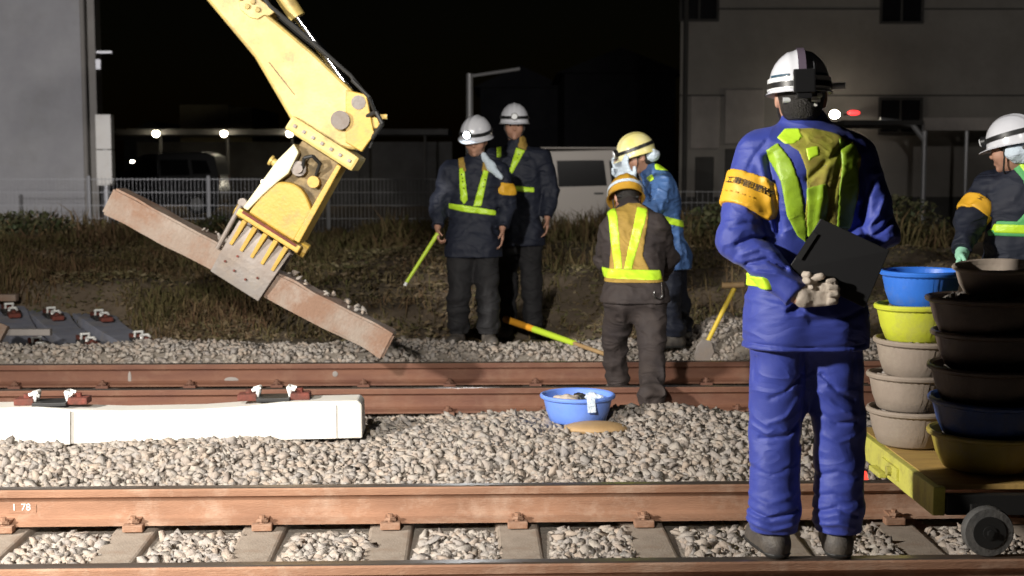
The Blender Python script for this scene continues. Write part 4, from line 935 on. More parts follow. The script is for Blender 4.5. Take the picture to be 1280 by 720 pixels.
def helmet_mesh(par, c, up, fwd, m, size=1.0, strap='black', lampon=None, battery=False, stripe=False, visor=True):
    rt, fw, up_ = axes(up, fwd); MM = Matrix((rt, fw, up_)).transposed().to_4x4(); MM.translation = Vector(c)
    a, bb, hh = .116*size, .140*size, .135*size; nu = 56; nv_ = 16
    b = MB(); rings = []
    def pt(u, v):
        th = v*math.pi/2; r = math.sin(th); z = math.cos(th)
        r = r**.92; x = a*r*math.cos(u); y = bb*r*math.sin(u); zz = hh*z
        rid = math.exp(-(x/(.016*size))**2)*.006+math.exp(-((abs(x)-.045*size)/(.008*size))**2)*.0025
        k = 1+rid/.12*(1 if z > .12 else z/.12); return (x*k, y*k, zz*k)
    for j in range(1, nv_+1): rings.append([b.bm.verts.new(pt(2*math.pi*i/nu, j/nv_)) for i in range(nu)])
    top = b.bm.verts.new(pt(0, 0))
    for dz, out in ((-.016, .002), (-.026, .004), (-.030, .012), (-.034, .014), (-.034, .004), (-.022, -.004)):
        ring = []
        for i in range(nu):
            u = 2*math.pi*i/nu; pk = max(0, math.sin(u))**3*.038 if out > .01 else 0
            ring.append(b.bm.verts.new(((a+(out+pk*.25)*size)*math.cos(u), (bb+(out+pk)*size)*math.sin(u), (dz-pk*.25)*size)))
        rings.append(ring)
    for i in range(nu): b.bm.faces.new((top, rings[0][i], rings[0][(i+1) % nu]))
    for j in range(len(rings)-1):
        for i in range(nu): b.bm.faces.new((rings[j][i], rings[j+1][i], rings[j+1][(i+1) % nu], rings[j][(i+1) % nu]))
    o = b.build('helmet', m, par, smooth=True); mtx = MM.copy()
    pl = par.matrix_basis.inverted() @ mtx; o.data.transform(pl)
    def ring_band(z0, z1, off, mm, name, tilt=0, u0=0, u1=2*math.pi):
        b = MB(); n = 60; vv = []
        for z, k in ((z0, off), (z1, off), (z1, off-.004), (z0, off-.004)):
            row = []
            for i in range(n+1):
                u = u0+(u1-u0)*i/n; zt = z+tilt*math.sin(u); rr = math.sqrt(max(.05, 1-(max(0, zt)/(hh*1.0))**2)) if zt > 0 else 1
                row.append(b.bm.verts.new(((a+k)*(rr**.92)*math.cos(u)*1.02, (bb+k)*(rr**.92)*math.sin(u)*1.02, zt)))
            vv.append(row)
        for j in range(4):
            for i in range(n): b.bm.faces.new((vv[j][i], vv[j][i+1], vv[(j+1) % 4][i+1], vv[(j+1) % 4][i]))
        q = b.build(name, mm, o, smooth=True); q.data.transform(pl); return q
    if strap: ring_band(-.012 if stripe else .012, .006 if stripe else .036, .006, M[strap], 'headlamp_strap', tilt=0 if stripe else -.012)
    if stripe:
        ring_band(-.018, .022, .0045, M['clear'], 'reflective_band', u0=R(150), u1=R(390))
        for u0, u1 in ((R(200), R(245)), (R(292), R(325))): ring_band(.024, .031, .004, M['stripe'], 'stripe', u0=u0, u1=u1)
    if battery:
        b = MB(); b.box((.004, -bb-.014, .002), (.072, .034, .078), bev=.006); b.box((.004, -bb-.008, -.045), (.05, .03, .02), bev=.004); q = b.build('battery_box', M['black'], o); q.data.transform(pl)
        b = MB(); rr = []
        for i in range(15):
            v = .04+.80*i/14; th_ = v*math.pi/2
            for sx in (-.013, .013): rr.append(b.bm.verts.new((sx, -(bb+.0075)*math.sin(th_)**.92, (hh+.009)*math.cos(th_))))
        for i in range(14): b.bm.faces.new((rr[2*i], rr[2*i+1], rr[2*i+3], rr[2*i+2]))
        q = b.build('centre_strip', M['stripdark'], o, smooth=True); q.data.transform(pl)
        b = MB(); b.cyl((.05, -.06, -.05), (.045, -.09, -.075), .006, n=8); b.box((.058, -bb+.03, -.043), (.016, .02, .014), bev=.003); b.box((.04, -bb+.016, -.056), (.02, .015, .016), bev=.003); q = b.build('buckle', M['whitemetal'], o); q.data.transform(pl)
        b = MB(); b.cyl((a+.005, .0, -.006), (a+.052, -.01, -.006), .011, n=16); q = b.build('side_light', M['helmet'], o, smooth=True); q.data.transform(pl)
    if lampon is not None:
        b = MB(); b.cyl((0, bb-.004, .022), (0, bb+.026, .020), .026, .03, n=20); q = b.build('headlamp', M['black'], o, smooth=True); q.data.transform(pl)
        b = MB(); b.cyl((0, bb+.0265, .020), (0, bb+.034, .020), .026, .022, n=20); g = b.build('headlamp_lens', M['headlampm'] if lampon else M['clear'], o, smooth=True); g.data.transform(pl)
    # harness under the shell
    for sx in (-1, 1):
        b = MB(); pts = [(sx*.085*size, .02, -.03), (sx*.078*size, .03, -.09), (sx*.05*size, .055, -.15), (0, .065, -.168)]
        for k in range(3): b.cyl(pts[k], pts[k+1], .005, n=6)
        q = b.build('chin_strap', M['hose'], o); q.data.transform(pl)
    b = MB(); b.cyl((-.07*size, -.075, -.055), (.07*size, -.075, -.055), .010, n=10)
    q = b.build('nape_band', M['hose'] if not battery else M['clear'], o, smooth=True); q.data.transform(pl)
    return o
def add(par, name, sd, m, smooth=1):
    me = sd.mesh(name, smooth)
    return link(name, me, m, par, smooth=True, world=True) if me else None
def person(label, J, h, wear, opt):
    """J: joints in world space"""
    V3 = {k: Vector(v) for k, v in J.items()}
    shL, shR, hL, hR = V3['shL'], V3['shR'], V3['hipL'], V3['hipR']; nb = V3['neck']; hd = V3['head']
    pel = (hL+hR)/2; lat = (shR-shL).normalized(); tup = (nb-pel).normalized(); sc = opt.get('sc', 1.0)
    base = V3['base']; t = thing('person', base, label, 'person')
    allp = list(V3.values()); lo = Vector((min(p.x for p in allp)-.24, min(p.y for p in allp)-.24, min(p.z for p in allp)-.12)); hi = Vector((max(p.x for p in allp)+.24, max(p.y for p in allp)+.24, max(p.z for p in allp)+.2))
    hf = Vector(opt['face']).normalized(); hup = Vector(opt.get('headup', (0, 0, 1))).normalized(); rt, fw, hu = axes(hup, hf)
    HR = np.array(Matrix((rt, fw, hu)).transposed())
    chest = nb*.68+pel*.32
    tf = opt.get('tf')                      # torso forward
    if tf is None: tf = lat.cross(tup)*-1
    tf = Vector(tf).normalized()
    def torso(s, inf, k=.05, hem=None):
        for q in (-1, 1):
            s.cap(chest+lat*q*.078*sc, pel+lat*q*.062*sc+tup*.03, .098*sc+inf, .092*sc+inf, k=k)
            s.cap(chest+lat*q*.085*sc+tup*.07*sc, (shR if q > 0 else shL)-lat*q*.035+tup*.0, .075*sc+inf*.8, .052*sc+inf*.8, k=k)
        s.cap(pel+lat*.06*sc, pel-lat*.06*sc, .105*sc+inf, k=k)
        s.cap(shL+lat*.03-tup*.01, nb-tup*.01, .050*sc+inf*.7, .052*sc+inf*.5, k=k); s.cap(shR-lat*.03-tup*.01, nb-tup*.01, .050*sc+inf*.7, .052*sc+inf*.5, k=k)
        s.ell(chest+tup*.05-tf*.02, (.15*sc+inf, .105*sc+inf, .17*sc+inf), np.array(Matrix((lat, lat.cross(tup), tup)).transposed()), k=k)
        if hem is not None:
            for q in (-1, 1): s.cap(pel+lat*q*.07*sc, pel+lat*q*.075*sc-Vector((0, 0, 1))*hem, .105*sc+inf, .112*sc+inf*1.15, k=k)
    # ---------------- body
    s = SDF(lo, hi, h)
    s.ell(hd+hu*.02, (.078, .097, .10), HR, k=.01); s.ell(hd-hu*.045+fw*.028, (.058, .066, .072), HR, k=.04)
    s.cap(hd-hu*.03-fw*.01, nb-tup*.02, .056, .062, k=.03)
    s.cap(hd+fw*.09+hu*.008, hd+fw*.112-hu*.028, .009, .014, k=.012)            # nose
    for q in (-1, 1):
        s.ell(hd+rt*q*.080-hu*.008-fw*.004, (.009, .018, .032), HR, k=.008)      # ears
        s.cap(hd+rt*q*.012+fw*.093+hu*.024, hd+rt*q*.045+fw*.080+hu*.022, .008, k=.012)   # brow
        s.ell(hd+rt*q*.042+fw*.068-hu*.03, (.024, .02, .022), HR, k=.03)
    s.cap(hd+rt*.018+fw*.096-hu*.060, hd-rt*.018+fw*.096-hu*.060, .006, k=.006); s.cap(hd+rt*.013+fw*.096-hu*.070, hd-rt*.013+fw*.096-hu*.070, .0065, k=.004)
    s.ell(hd+fw*.082-hu*.098, (.02, .018, .016), HR, k=.02)
    torso(s, -.006)
    for sd_ in 'LR':
        s.cap(V3['sh'+sd_], V3['el'+sd_], .050*sc, .040*sc, k=.03); s.cap(V3['el'+sd_], V3['wr'+sd_], .040*sc, .027*sc, k=.02)
        s.cap(V3['hip'+sd_], V3['kn'+sd_], .085*sc, .057*sc, k=.04); s.cap(V3['kn'+sd_], V3['an'+sd_], .055*sc, .038*sc, k=.02)
        hp_ = opt['hand'+sd_]; hand(s, V3['wr'+sd_], hp_[0], hp_[1], hp_[2], hp_[3], sc=sc)
        ft = Vector(opt['toe'+sd_]).normalized(); an = V3['an'+sd_]; s.cap(an-Vector((0, 0, .03))-ft*.02, an-Vector((0, 0, .045))+ft*.14, .034, .026, k=.02)
    add(t, 'body', s, M['skin'])
    if opt.get('eyes'):
        for q in (-1, 1):
            b = MB(); b.sph(hd+rt*q*.031+fw*.088+hu*.006, .011, n=12); b.build('eye', M['eye'], t, smooth=True, world=True)
    # ---------------- hair
    s = SDF(hd-Vector((.15,)*3), hd+Vector((.15,)*3), .006); s.ell(hd+hu*.02-fw*.006, (.083, .098, .104), HR, k=0); s.ell(hd-hu*.045-fw*.035, (.066, .062, .06), HR, k=.02)
    s.cut(hd+fw*.045, fw); s.cut(hd-hu*.085, -hu); idx, P = s.near(.02); s.f[tuple(idx.T)] -= .0015*crease(P, 3.3, 60, (1, 1, .4)); add(t, 'hair', s, M[opt.get('hair', 'hair')])
    # ---------------- trousers
    s = SDF(Vector((lo.x, lo.y, lo.z)), Vector((hi.x, hi.y, pel.z+.28)), h); ti = wear.get('tinf', .022)
    s.cap(pel+lat*.06*sc, pel-lat*.06*sc, .112*sc+ti*.5, k=.05)
    for q in (-1, 1): s.cap(pel+lat*q*.055*sc, pel+lat*q*.05*sc+tup*.12, .10*sc+ti*.3, .095*sc+ti*.2, k=.05)
    spots = []
    for sd_ in 'LR':
        H_, K_, A_ = V3['hip'+sd_], V3['kn'+sd_], V3['an'+sd_]
        s.cap(H_, K_, .088*sc+ti, .062*sc+ti*1.1, k=.035); s.cap(K_, A_, .062*sc+ti*1.1, .047*sc+ti*1.2, k=.02)
        s.ell(A_+Vector((0, 0, .075)), (.06*sc+ti*1.15, .06*sc+ti*1.15, .05), k=.03)
        spots += [(A_+Vector((0, 0, .1)), .16, wear.get('tf', .008)), (K_, .12, wear.get('tf', .008)*.6), (H_+Vector((0, 0, -.1)), .12, wear.get('tf', .008)*.6)]
    fold(s, wear.get('tamp', .006), spots, 1.7+len(label)*.1, wear.get('ts', 5.5), (1.5, 1.0, 1.7))
    ridges(s, opt.get('tfolds', []), chest.y)
    for sd_ in 'LR':
        A_ = V3['an'+sd_]; s.cutlocal(A_+Vector((0, 0, .005)), (0, 0, -1), .20)
    trs = s; add(t, 'trousers', s, M[wear['trousers']])
    # ---------------- boots
    for sd_ in 'LR':
        an = V3['an'+sd_]; ft = Vector(opt['toe'+sd_]).normalized(); s = SDF(an-Vector((.3, .3, .14)), an+Vector((.3, .3, .16)), .007)
        z = Vector((0, 0, 1)); s.cap(an+z*.07, an-z*.02, .050, .052, k=.02); s.cap(an-z*.035-ft*.035, an-z*.04+ft*.15, .046, .042, k=.03); s.cap(an-z*.045-ft*.03, an-z*.05+ft*.16, .044, .046, k=.02)
        s.cut(an-z*.078, -z); s.cut(an+z*.10, z); idx, P = s.near(.02); s.f[tuple(idx.T)] -= .003*crease(P, 2.2, 25, (1, 1, 1))
        bo = add(t, 'boot', s, M[wear['boots']])
        q = like(s); q.f -= .004; q.cut(an-z*.060, z); me_ = q.mesh('sole')
        if me_: link('sole', me_, M['hose'], bo, smooth=True, world=True)
    # ---------------- jacket
    s = SDF(lo, hi, h); ji = wear.get('jinf', .03); hem = wear.get('hem', .10)
    torso(s, ji, .06, hem)
    spots = []
    for sd_ in 'LR':
        S_, E_, W_ = V3['sh'+sd_], V3['el'+sd_], V3['wr'+sd_]; wd = (W_-E_).normalized()
        s.cap(S_, E_, .056*sc+ji*.8, .046*sc+ji*.85, k=wear.get('ak', .035)); s.cap(E_, W_-wd*.0, .046*sc+ji*.85, .034*sc+ji*.5, k=.015)
        spots += [(E_, .13, wear.get('jf', .01)), (W_, .09, .004), (S_-Vector((0, 0, .1)), .12, .004)]
    if wear.get('collar', True):
        s.cap(nb-tup*.02, nb+(hd-nb).normalized()*.055, .082, .073, k=.03)
    fold(s, wear.get('jamp', .006), spots, 5.1+len(label)*.13, wear.get('js', 6.5), wear.get('jsc', (1.3, 1.0, 1.5)))
    ridges(s, opt.get('jfolds', []), chest.y+.02)
    for sd_ in 'LR':
        W_ = V3['wr'+sd_]; E_ = V3['el'+sd_]; wd = (W_-E_).normalized(); s.cutlocal(W_-wd*.005, wd, .085)
    hz = pel-Vector((0, 0, 1))*hem
    s.cut(hz, (tup*-.0+Vector((0, 0, -1))))
    jk = s; add(t, 'jacket', s, M[wear['jacket']])
    # ---------------- vest strips: (name, material, polys in picture coords at depth Yp, side)
    for (nm, mm, poly, Yp, side, off) in opt.get('patches', []):
        pw_ = [W(x, y, Yp) for x, y in poly]; p2 = [(p.x, p.z) for p in pw_]
        yc = chest.y
        def cond(P, p2=p2, side=side, yc=yc, Yp=Yp):
            # follow the measured sight line only within the small depth range of the body
            d = poly_sd(P[:, [0, 2]].astype(float), p2)
            sd2 = (P[:, 1]-yc)*(1 if side < 0 else -1)
            return np.maximum(d, sd2)
        add(t, nm, shell(jk, off, cond), M[mm])
    for (nm, mm, pc_, axis, half, rad, off) in opt.get('rings', []):
        pc_ = Vector(pc_); ax_ = Vector(axis).normalized()
        def cond(P, pc_=np.array(pc_), ax_=np.array(ax_), half=half, rad=rad):
            q = P-pc_; u = np.abs(q@ax_)-half; return np.maximum(u, np.linalg.norm(q, axis=1)-rad)
        o = add(t, nm, shell(jk, off, cond), M[mm])
        if nm == 'armband': opt.setdefault('_bands', []).append((o, pc_, ax_))
    # ---------------- gloves
    for sd_ in 'LR':
        if wear.get('glove'+sd_):
            wr = V3['wr'+sd_]; s = SDF(wr-Vector((.26,)*3), wr+Vector((.26,)*3), .0036 if h < .008 else .007); hp_ = opt['hand'+sd_]
            hand(s, wr, hp_[0], hp_[1], hp_[2], hp_[3], inf=.0028, sc=sc*wear.get('gs', 1)); d = Vector(hp_[0]).normalized(); wd = (wr-V3['el'+sd_]).normalized()
            s.cap(wr-wd*.045, wr+d*.02, .037, .034, k=.012); s.cutlocal(wr-wd*.05, -wd, .12)
            idx, P = s.near(.015); s.f[tuple(idx.T)] -= .0022*crease(P, 7.7, 38, (1, 1, 1)); add(t, 'glove', s, M[wear['glove'+sd_]])
    return t, jk, s
def letter_band(t, band, pc_, ax_, s, size, phi0, dphi_scale=1.0, shift=0.0, m='print', name='lettering'):
    """wrap lettering round the arm, read from outside"""
    me = text_mesh(s, size, 0, 0); bm = bmesh.new()
    for k, (ox, oy) in enumerate(((-.0006, 0), (.0006, 0), (0, .0005), (0, -.0005))):
        m2 = me.copy(); m2.transform(Matrix.Translation((ox, oy, k*.0002))); bm.from_mesh(m2)
    bmesh.ops.subdivide_edges(bm, edges=[e for e in bm.edges if e.calc_length() > .008], cuts=2, use_grid_fill=False); bmesh.ops.triangulate(bm, faces=bm.faces)
    bm.to_mesh(me); bm.free()
    bw = bmesh.new(); bw.from_mesh(band.data); bw.transform(Matrix.Translation(t.location)); bvh = BVHTree.FromBMesh(bw)
    up = -ax_ if ax_.z < 0 else ax_; out0 = Vector((0, -1, 0)); out0 = (out0-up*out0.dot(up)).normalized(); sidev = up.cross(out0)*-1     # to image right
    if sidev.x < 0: sidev = -sidev
    for v in me.vertices:
        ph = phi0+v.co.x/.075; dirv = out0*math.cos(ph)+sidev*math.sin(ph); p0 = pc_+up*shift; rr_ = []
        for dp in (-.12, 0, .12):
            for dh in (-.014, 0, .014):
                dv = out0*math.cos(ph+dp)+sidev*math.sin(ph+dp); hit = bvh.ray_cast(p0+up*dh+dv*.3, -dv, .4)
                if hit[0] is not None: rr_.append(.3-hit[3])
        q = p0+up*v.co.y+dirv*((max(rr_) if rr_ else .08)+.004+v.co.z)
        v.co = q-Vector(t.location)
    bw.free(); o = link(name, me, M[m], band); return o
Zv = Vector((0, 0, 1))
# ---- 1: worker in blue, back to the camera
Y1 = 4.60
def w1(x, y, Y=Y1): return W(x, y, Y)
J = dict(head=w1(1001, 121), neck=w1(1006, 172), shL=w1(949, 192), shR=w1(1066, 196), elL=w1(922, 298, 4.52), elR=w1(1097, 290, 4.52), wrL=w1(997, 371, 4.40), wrR=w1(1052, 342, 4.45),
         hipL=w1(980, 398), hipR=w1(1034, 398), knL=w1(969, 540, 4.62), knR=w1(1050, 540, 4.63), anL=Vector((w1(966, 670).x, trk(.9, YB)+.05, .080)), anR=Vector((w1(1046, 670).x, trk(1.1, YB)+.045, .080)), base=Vector((w1(1006, 690).x, trk(1, YB), 0.0)))
patches = [
 ('vest_mesh', 'mesh', [(978, 176), (992, 160), (1018, 160), (1044, 166), (1068, 178), (1077, 196), (1074, 240), (1063, 285), (1040, 300), (1010, 302), (1001, 275), (1004, 240), (1003, 212), (996, 190)], 4.5, -1, .004),
 ('vest_strap', 'limedull', [(958, 188), (972, 178), (986, 200), (996, 232), (1001, 262), (1006, 284), (1006, 304), (994, 294), (980, 268), (973, 228)], 4.5, -1, .005),
 ('reflective_tape', 'limedull', [(1047, 172), (1072, 182), (1074, 215), (1068, 262), (1061, 286), (1042, 284), (1043, 240), (1049, 205)], 4.5, -1, .0065),
 ('reflective_tape', 'limedull', [(1003, 235), (1028, 228), (1032, 262), (1028, 290), (1014, 300), (1006, 294)], 4.5, -1, .0065),
 ('reflective_tape', 'lime', [(1004, 185), (1020, 182), (1021, 194), (1006, 202)], 4.5, -1, .0065),
 ('vest_strap', 'lime', [(972, 172), (984, 160), (1000, 160), (1003, 172), (992, 180), (980, 180)], 4.5, -1, .0065),
]
opt = dict(face=(.12, 1, -.12), headup=(0, .05, 1), toeL=(-.18, 1, 0), toeR=(.12, 1, 0), handL=((1, -.15, .12), (0, -1, .25), (-.1, -.2, 1), 1.15), handR=((-1, -.1, -.25), (0, -1, 0), (0, 0, 1), .8), tf=(0, 1, 0), patches=patches,
  rings=[('armband', 'band', J['shL'].lerp(J['elL'], .52), (J['elL']-J['shL']).normalized()+Vector((-.20, 0, 0)), .058, .125, .012),
         ('waist_belt', 'lime', w1(940, 350, 4.55), (0, 0, 1), .022, .155, .010)])
opt['jfolds'] = [([(918, 304), (938, 296), (962, 300)], -.016, .007), ([(924, 316), (944, 308), (968, 316)], .012, .009), ([(930, 328), (952, 322), (976, 334)], -.015, .007), ([(940, 338), (962, 338), (986, 350)], .010, .009),
  ([(912, 284), (930, 278), (948, 280)], -.008, .007), ([(936, 262), (952, 272), (964, 292)], -.010, .007), ([(962, 196), (966, 240), (972, 290)], -.020, .012), ([(950, 196), (954, 226)], .008, .010),
  ([(1072, 204), (1080, 250), (1078, 296)], -.016, .010), ([(1092, 226), (1082, 248), (1076, 270)], -.012, .007), ([(1102, 250), (1094, 268), (1080, 284)], .010, .008), ([(1112, 276), (1098, 288), (1080, 298)], -.014, .007), ([(1112, 294), (1096, 304), (1084, 312)], .010, .008),
  ([(930, 372), (970, 380), (1000, 392)], .006, .012), ([(1010, 400), (1050, 396), (1084, 384)], -.006, .010), ([(935, 430), (1000, 433), (1080, 431)], -.007, .004), ([(960, 176), (944, 196), (934, 216)], -.006, .006), ([(1060, 176), (1032, 200), (1006, 224)], -.010, .010), ([(1048, 196), (1036, 240), (1028, 285)], -.009, .009), ([(1036, 190), (1022, 232), (1018, 285)], .006, .010)]
opt['tfolds'] = [([(1008, 440), (1010, 480), (1008, 560)], -0.0096, .010), ([(1004, 470), (985, 490), (965, 500)], -0.0072, .007), ([(1000, 500), (985, 522), (962, 532)], 0.0060, .008), ([(1004, 530), (985, 548), (955, 552)], -0.0084, .007),
  ([(1030, 470), (1048, 490), (1070, 502)], -0.0084, .007), ([(1028, 492), (1046, 510), (1072, 522)], 0.0072, .008), ([(1030, 520), (1050, 532), (1074, 530)], -0.0084, .007), ([(1034, 548), (1052, 556), (1074, 548)], 0.0048, .008),
  ([(936, 588), (964, 596), (996, 584)], -0.0060, .007), ([(1030, 600), (1050, 592), (1072, 598)], -0.0072, .007), ([(934, 622), (960, 630), (996, 620)], 0.0060, .009), ([(934, 640), (962, 648), (998, 640)], -0.0120, .007), ([(936, 656), (966, 664), (996, 656)], 0.0072, .008),
  ([(1022, 628), (1044, 620), (1070, 630)], -0.0060, .007), ([(1022, 646), (1046, 636), (1072, 646)], -0.0120, .007), ([(1024, 660), (1048, 654), (1070, 662)], 0.0072, .008), ([(950, 450), (948, 480)], -0.0060, .006), ([(1070, 448), (1068, 478)], -0.0060, .006)]
ty = dict(jacket='blue', trousers='blue', boots='boot', ak=.018, jinf=.030, tinf=.026, hem=.10, ts=4.2, tamp=.005, tf=.006, jamp=.005, jf=.009, gloveL='glove', gloveR='glove')
p1, jk1, _ = person('worker in bright blue workwear seen from behind, holding a black clipboard', J, .0055, ty, opt)
band, bc, bax = opt['_bands'][0]
letter_band(p1, band, bc, bax, '工事管理者', .027, R(-24), shift=.012)
letter_band(p1, band, bc, bax, '・・・・・', .02, R(-38), shift=-.026, m='faint', name='faded_lettering')
helmet_mesh(p1, W(999, 107, Y1)+Vector((0, .0, 0)), (-.02, .04, 1), (.12, 1, -.05), M['helmet'], .88, strap='black', battery=True, stripe=True)
# clipboard
cb = [W(1026, 273, 4.40), W(1112, 313, 4.34), W(1081, 385, 4.36), W(984, 338, 4.42)]
cc = sum(cb, Vector())/4
t = thing('clipboard', cc, 'black clipboard held tilted behind the blue-clad worker\'s back', 'clipboard')
b = MB(); nn = (cb[1]-cb[0]).cross(cb[3]-cb[0]).normalized(); nn = nn if nn.y > 0 else -nn; b.prism(cb, nn*.006); b.build('board', M['clip'], t, world=True, bevel=.002)
b = MB(); mm_ = cb[3].lerp(cb[0], .5); ee = (cb[0]-cb[3]).normalized(); b.prism([mm_-ee*.05-nn*.008, mm_+ee*.05-nn*.008, mm_+ee*.05-nn*.008+(cb[1]-cb[0]).normalized()*.02, mm_-ee*.05-nn*.008+(cb[1]-cb[0]).normalized()*.02], nn*.006); b.build('spring_clip', M['darksteel'], t, world=True)
# ---- 2: worker facing the camera with a lit headlamp
YA2 = 10.25; g = lambda x, y, Y=YA2: W(x, y, Y)
zb = float(H(g(592, 420).x, YA2))
J = dict(head=g(595, 175, 10.2), neck=g(596, 205), shL=g(625, 214), shR=g(562, 214), elL=g(633, 255), elR=g(549, 256), wrL=g(628, 285, 10.15), wrR=g(547, 284, 10.12), hipL=g(606, 305), hipR=g(577, 305), knL=g(610, 368, 10.2), knR=g(573, 368, 10.2))
J['anL'] = Vector((g(611, 420).x, YA2, zb+.08)); J['anR'] = Vector((g(572, 420).x, YA2, zb+.08)); J['base'] = Vector((g(592, 420).x, YA2, zb))
pat = [('vest_strap', 'ochre', [(571, 196), (579, 196), (583, 214), (574, 216)], 10.1, -1, .008), ('vest_strap', 'ochre', [(603, 202), (614, 202), (613, 216), (602, 215)], 10.1, -1, .008),
 ('vest_strap', 'lime', [(573, 210), (580, 209), (585, 250), (580, 256), (575, 250)], 10.1, -1, .010), ('vest_strap', 'lime', [(604, 212), (611, 213), (602, 258), (591, 258)], 10.1, -1, .010),
 ('waist_belt', 'lime', [(560, 254), (578, 256), (620, 263), (620, 270), (578, 265), (560, 261)], 10.1, -1, .010)]
for q in range(5):
    pat.append(('lettering', 'print', [(575.2+q*.7, 217+q*4.2), (578.2+q*.7, 217+q*4.2), (578.8+q*.7, 220+q*4.2), (575.8+q*.7, 220+q*4.2)], 10.1, -1, .013))
    pat.append(('lettering', 'print', [(606-q*1.0, 219+q*4.2), (609-q*1.0, 219.4+q*4.2), (608.3-q*1.0, 222.4+q*4.2), (605.3-q*1.0, 222+q*4.2)], 10.1, -1, .013))
opt = dict(face=(-.15, -1, -.32), headup=(0, -.2, 1), toeL=(.2, -1, 0), toeR=(-.25, -1, 0), handL=((0, -.1, -1), (-1, 0, 0), (0, -1, 0), .45), handR=((.05, -.3, -1), (1, 0, 0), (0, -1, 0), 1.2), tf=(0, -1, 0), patches=pat, eyes=True, rings=[('armband', 'band', g(631, 236), (.12, 0, 1), .048, .10, .011)])
ty = dict(jacket='navy', trousers='darkpants', boots='boot', jinf=.03, tinf=.024, hem=.10, jamp=.010, jf=.018, js=8, tamp=.009, tf=.014)
p2, _, _ = person('worker in dark navy with lit headlamp and lime V-straps, facing the camera', J, .0095, ty, opt)
helmet_mesh(p2, J['head']+Vector((0, 0, .05)), (0, -.25, 1), (-.45, -1, -.22), M['helmet'], 1.0, strap='black', lampon=True)
s = SDF(J['neck']-Vector((.2, .2, .2)), J['neck']+Vector((.25, .2, .2)), .009)
s.cap(J['neck']+Vector((.05, -.06, .06)), J['neck']+Vector((.11, -.09, -.02)), .03, .035, k=.02); s.cap(J['neck']+Vector((.11, -.09, -.02)), J['neck']+Vector((.18, -.11, -.10)), .032, .022, k=.02); idx, P = s.near(.03); s.f[tuple(idx.T)] -= .008*crease(P, 2, 18, (1, 1, 1))
add(p2, 'neck_towel', s, M['towel'])
t = thing('signal_stick', g(546, 297), 'thin yellow-green stick held low by the worker with the lit headlamp', 'stick')
b = MB(); b.cyl(g(547, 292, 10.08), g(508, 353, 10.0), .017, .013, n=12); b.build('rod', M['stick'], t, world=True, smooth=True)
b = MB(); b.cyl(g(508, 353, 10.0), g(506, 357, 10.0), .014, n=12); b.build('tip', M['whitemetal'], t, world=True, smooth=True)
# the lit headlamp gives off light
li = bpy.data.lights.new('headlamp_beam', 'SPOT'); li.energy = 25; li.spot_size = R(70); li.color = (.85, .93, 1); li.shadow_soft_size = .02
lo = bpy.data.objects.new('headlamp_beam', li); COL.objects.link(lo); hc = J['head']+Vector((-.08, -.2, .06)); lo.location = hc; lo.rotation_euler = Vector((-.5, -1, -.5)).to_track_quat('-Z', 'Y').to_euler()
# ---- 3: worker behind him
Y3 = 11.1; g = lambda x, y, Y=Y3: W(x, y, Y); zb = float(H(g(650, 410).x, Y3))
J = dict(head=g(643, 158), neck=g(646, 186), shL=g(678, 198), shR=g(616, 198), elL=g(688, 240), elR=g(606, 240), wrL=g(684, 272, 11.0), wrR=g(618, 272, 10.95), hipL=g(662, 292), hipR=g(634, 292), knL=g(664, 350), knR=g(634, 350))
J['anL'] = Vector((g(667, 400).x, Y3, zb+.08)); J['anR'] = Vector((g(633, 400).x, Y3-.05, zb+.08)); J['base'] = Vector((g(650, 400).x, Y3, zb))
pat = [('vest_strap', 'lime', [(619, 176), (627, 176), (627, 196), (621, 198)], 11, -1, .010), ('vest_strap', 'ochre', [(650, 170), (664, 166), (658, 188), (646, 184)], 11, -1, .008), ('vest_strap', 'lime', [(645, 184), (657, 188), (640, 218), (636, 214)], 11, -1, .010),
       ('waist_belt', 'lime', [(642, 232), (668, 234), (668, 241), (642, 239)], 11, -1, .010)]
for q in range(4): pat.append(('lettering', 'print', [(648-q*2, 191+q*4.4), (651-q*2, 192+q*4.4), (649.8-q*2, 195+q*4.4), (646.8-q*2, 194+q*4.4)], 11, -1, .013))
opt = dict(face=(0, -1, -.1), toeL=(.15, -1, 0), toeR=(-.15, -1, 0), handL=((0, -.1, -1), (-1, 0, 0), (0, -1, 0), .5), handR=((0, -.1, -1), (1, 0, 0), (0, -1, 0), .5), tf=(0, -1, 0), patches=pat, eyes=True)
p3, _, _ = person('worker in black standing behind the one with the lit headlamp', J, .011, dict(jacket='navy', trousers='darkpants', boots='boot', hem=.10, jamp=.010, jf=.018, js=8, tamp=.009, tf=.014), opt)
helmet_mesh(p3, J['head']+Vector((0, 0, .055)), (0, 0, 1), (0, -1, -.05), M['helmet'], 1.0, strap='black', lampon=False)
# ---- 4: worker in light blue, in profile facing left
Y4 = 9.85; g = lambda x, y, Y=Y4: W(x, y, Y); zb = float(H(g(845, 440).x, Y4))
J = dict(head=g(800, 196), neck=g(818, 222), shL=g(829, 234, 9.68), shR=g(822, 232, 10.03), elL=g(812, 268, 9.60), elR=g(795, 262, 10.0), wrL=g(792, 228, 9.60), wrR=g(778, 224, 9.98), hipL=g(836, 322, 9.78), hipR=g(838, 322, 9.95), knL=g(836, 380, 9.75), knR=g(848, 380, 9.98))
J['anL'] = Vector((g(842, 430).x, 9.78, zb+.08)); J['anR'] = Vector((g(858, 430).x, 10.0, zb+.09)); J['base'] = Vector((g(848, 440).x, Y4, zb))
pat = [('vest_strap', 'lime', [(820, 204), (833, 206), (838, 214), (820, 212)], 9.7, -1, .010), ('vest_strap', 'lime', [(811, 222), (818, 217), (819, 224), (813, 228)], 9.6, -1, .012)]
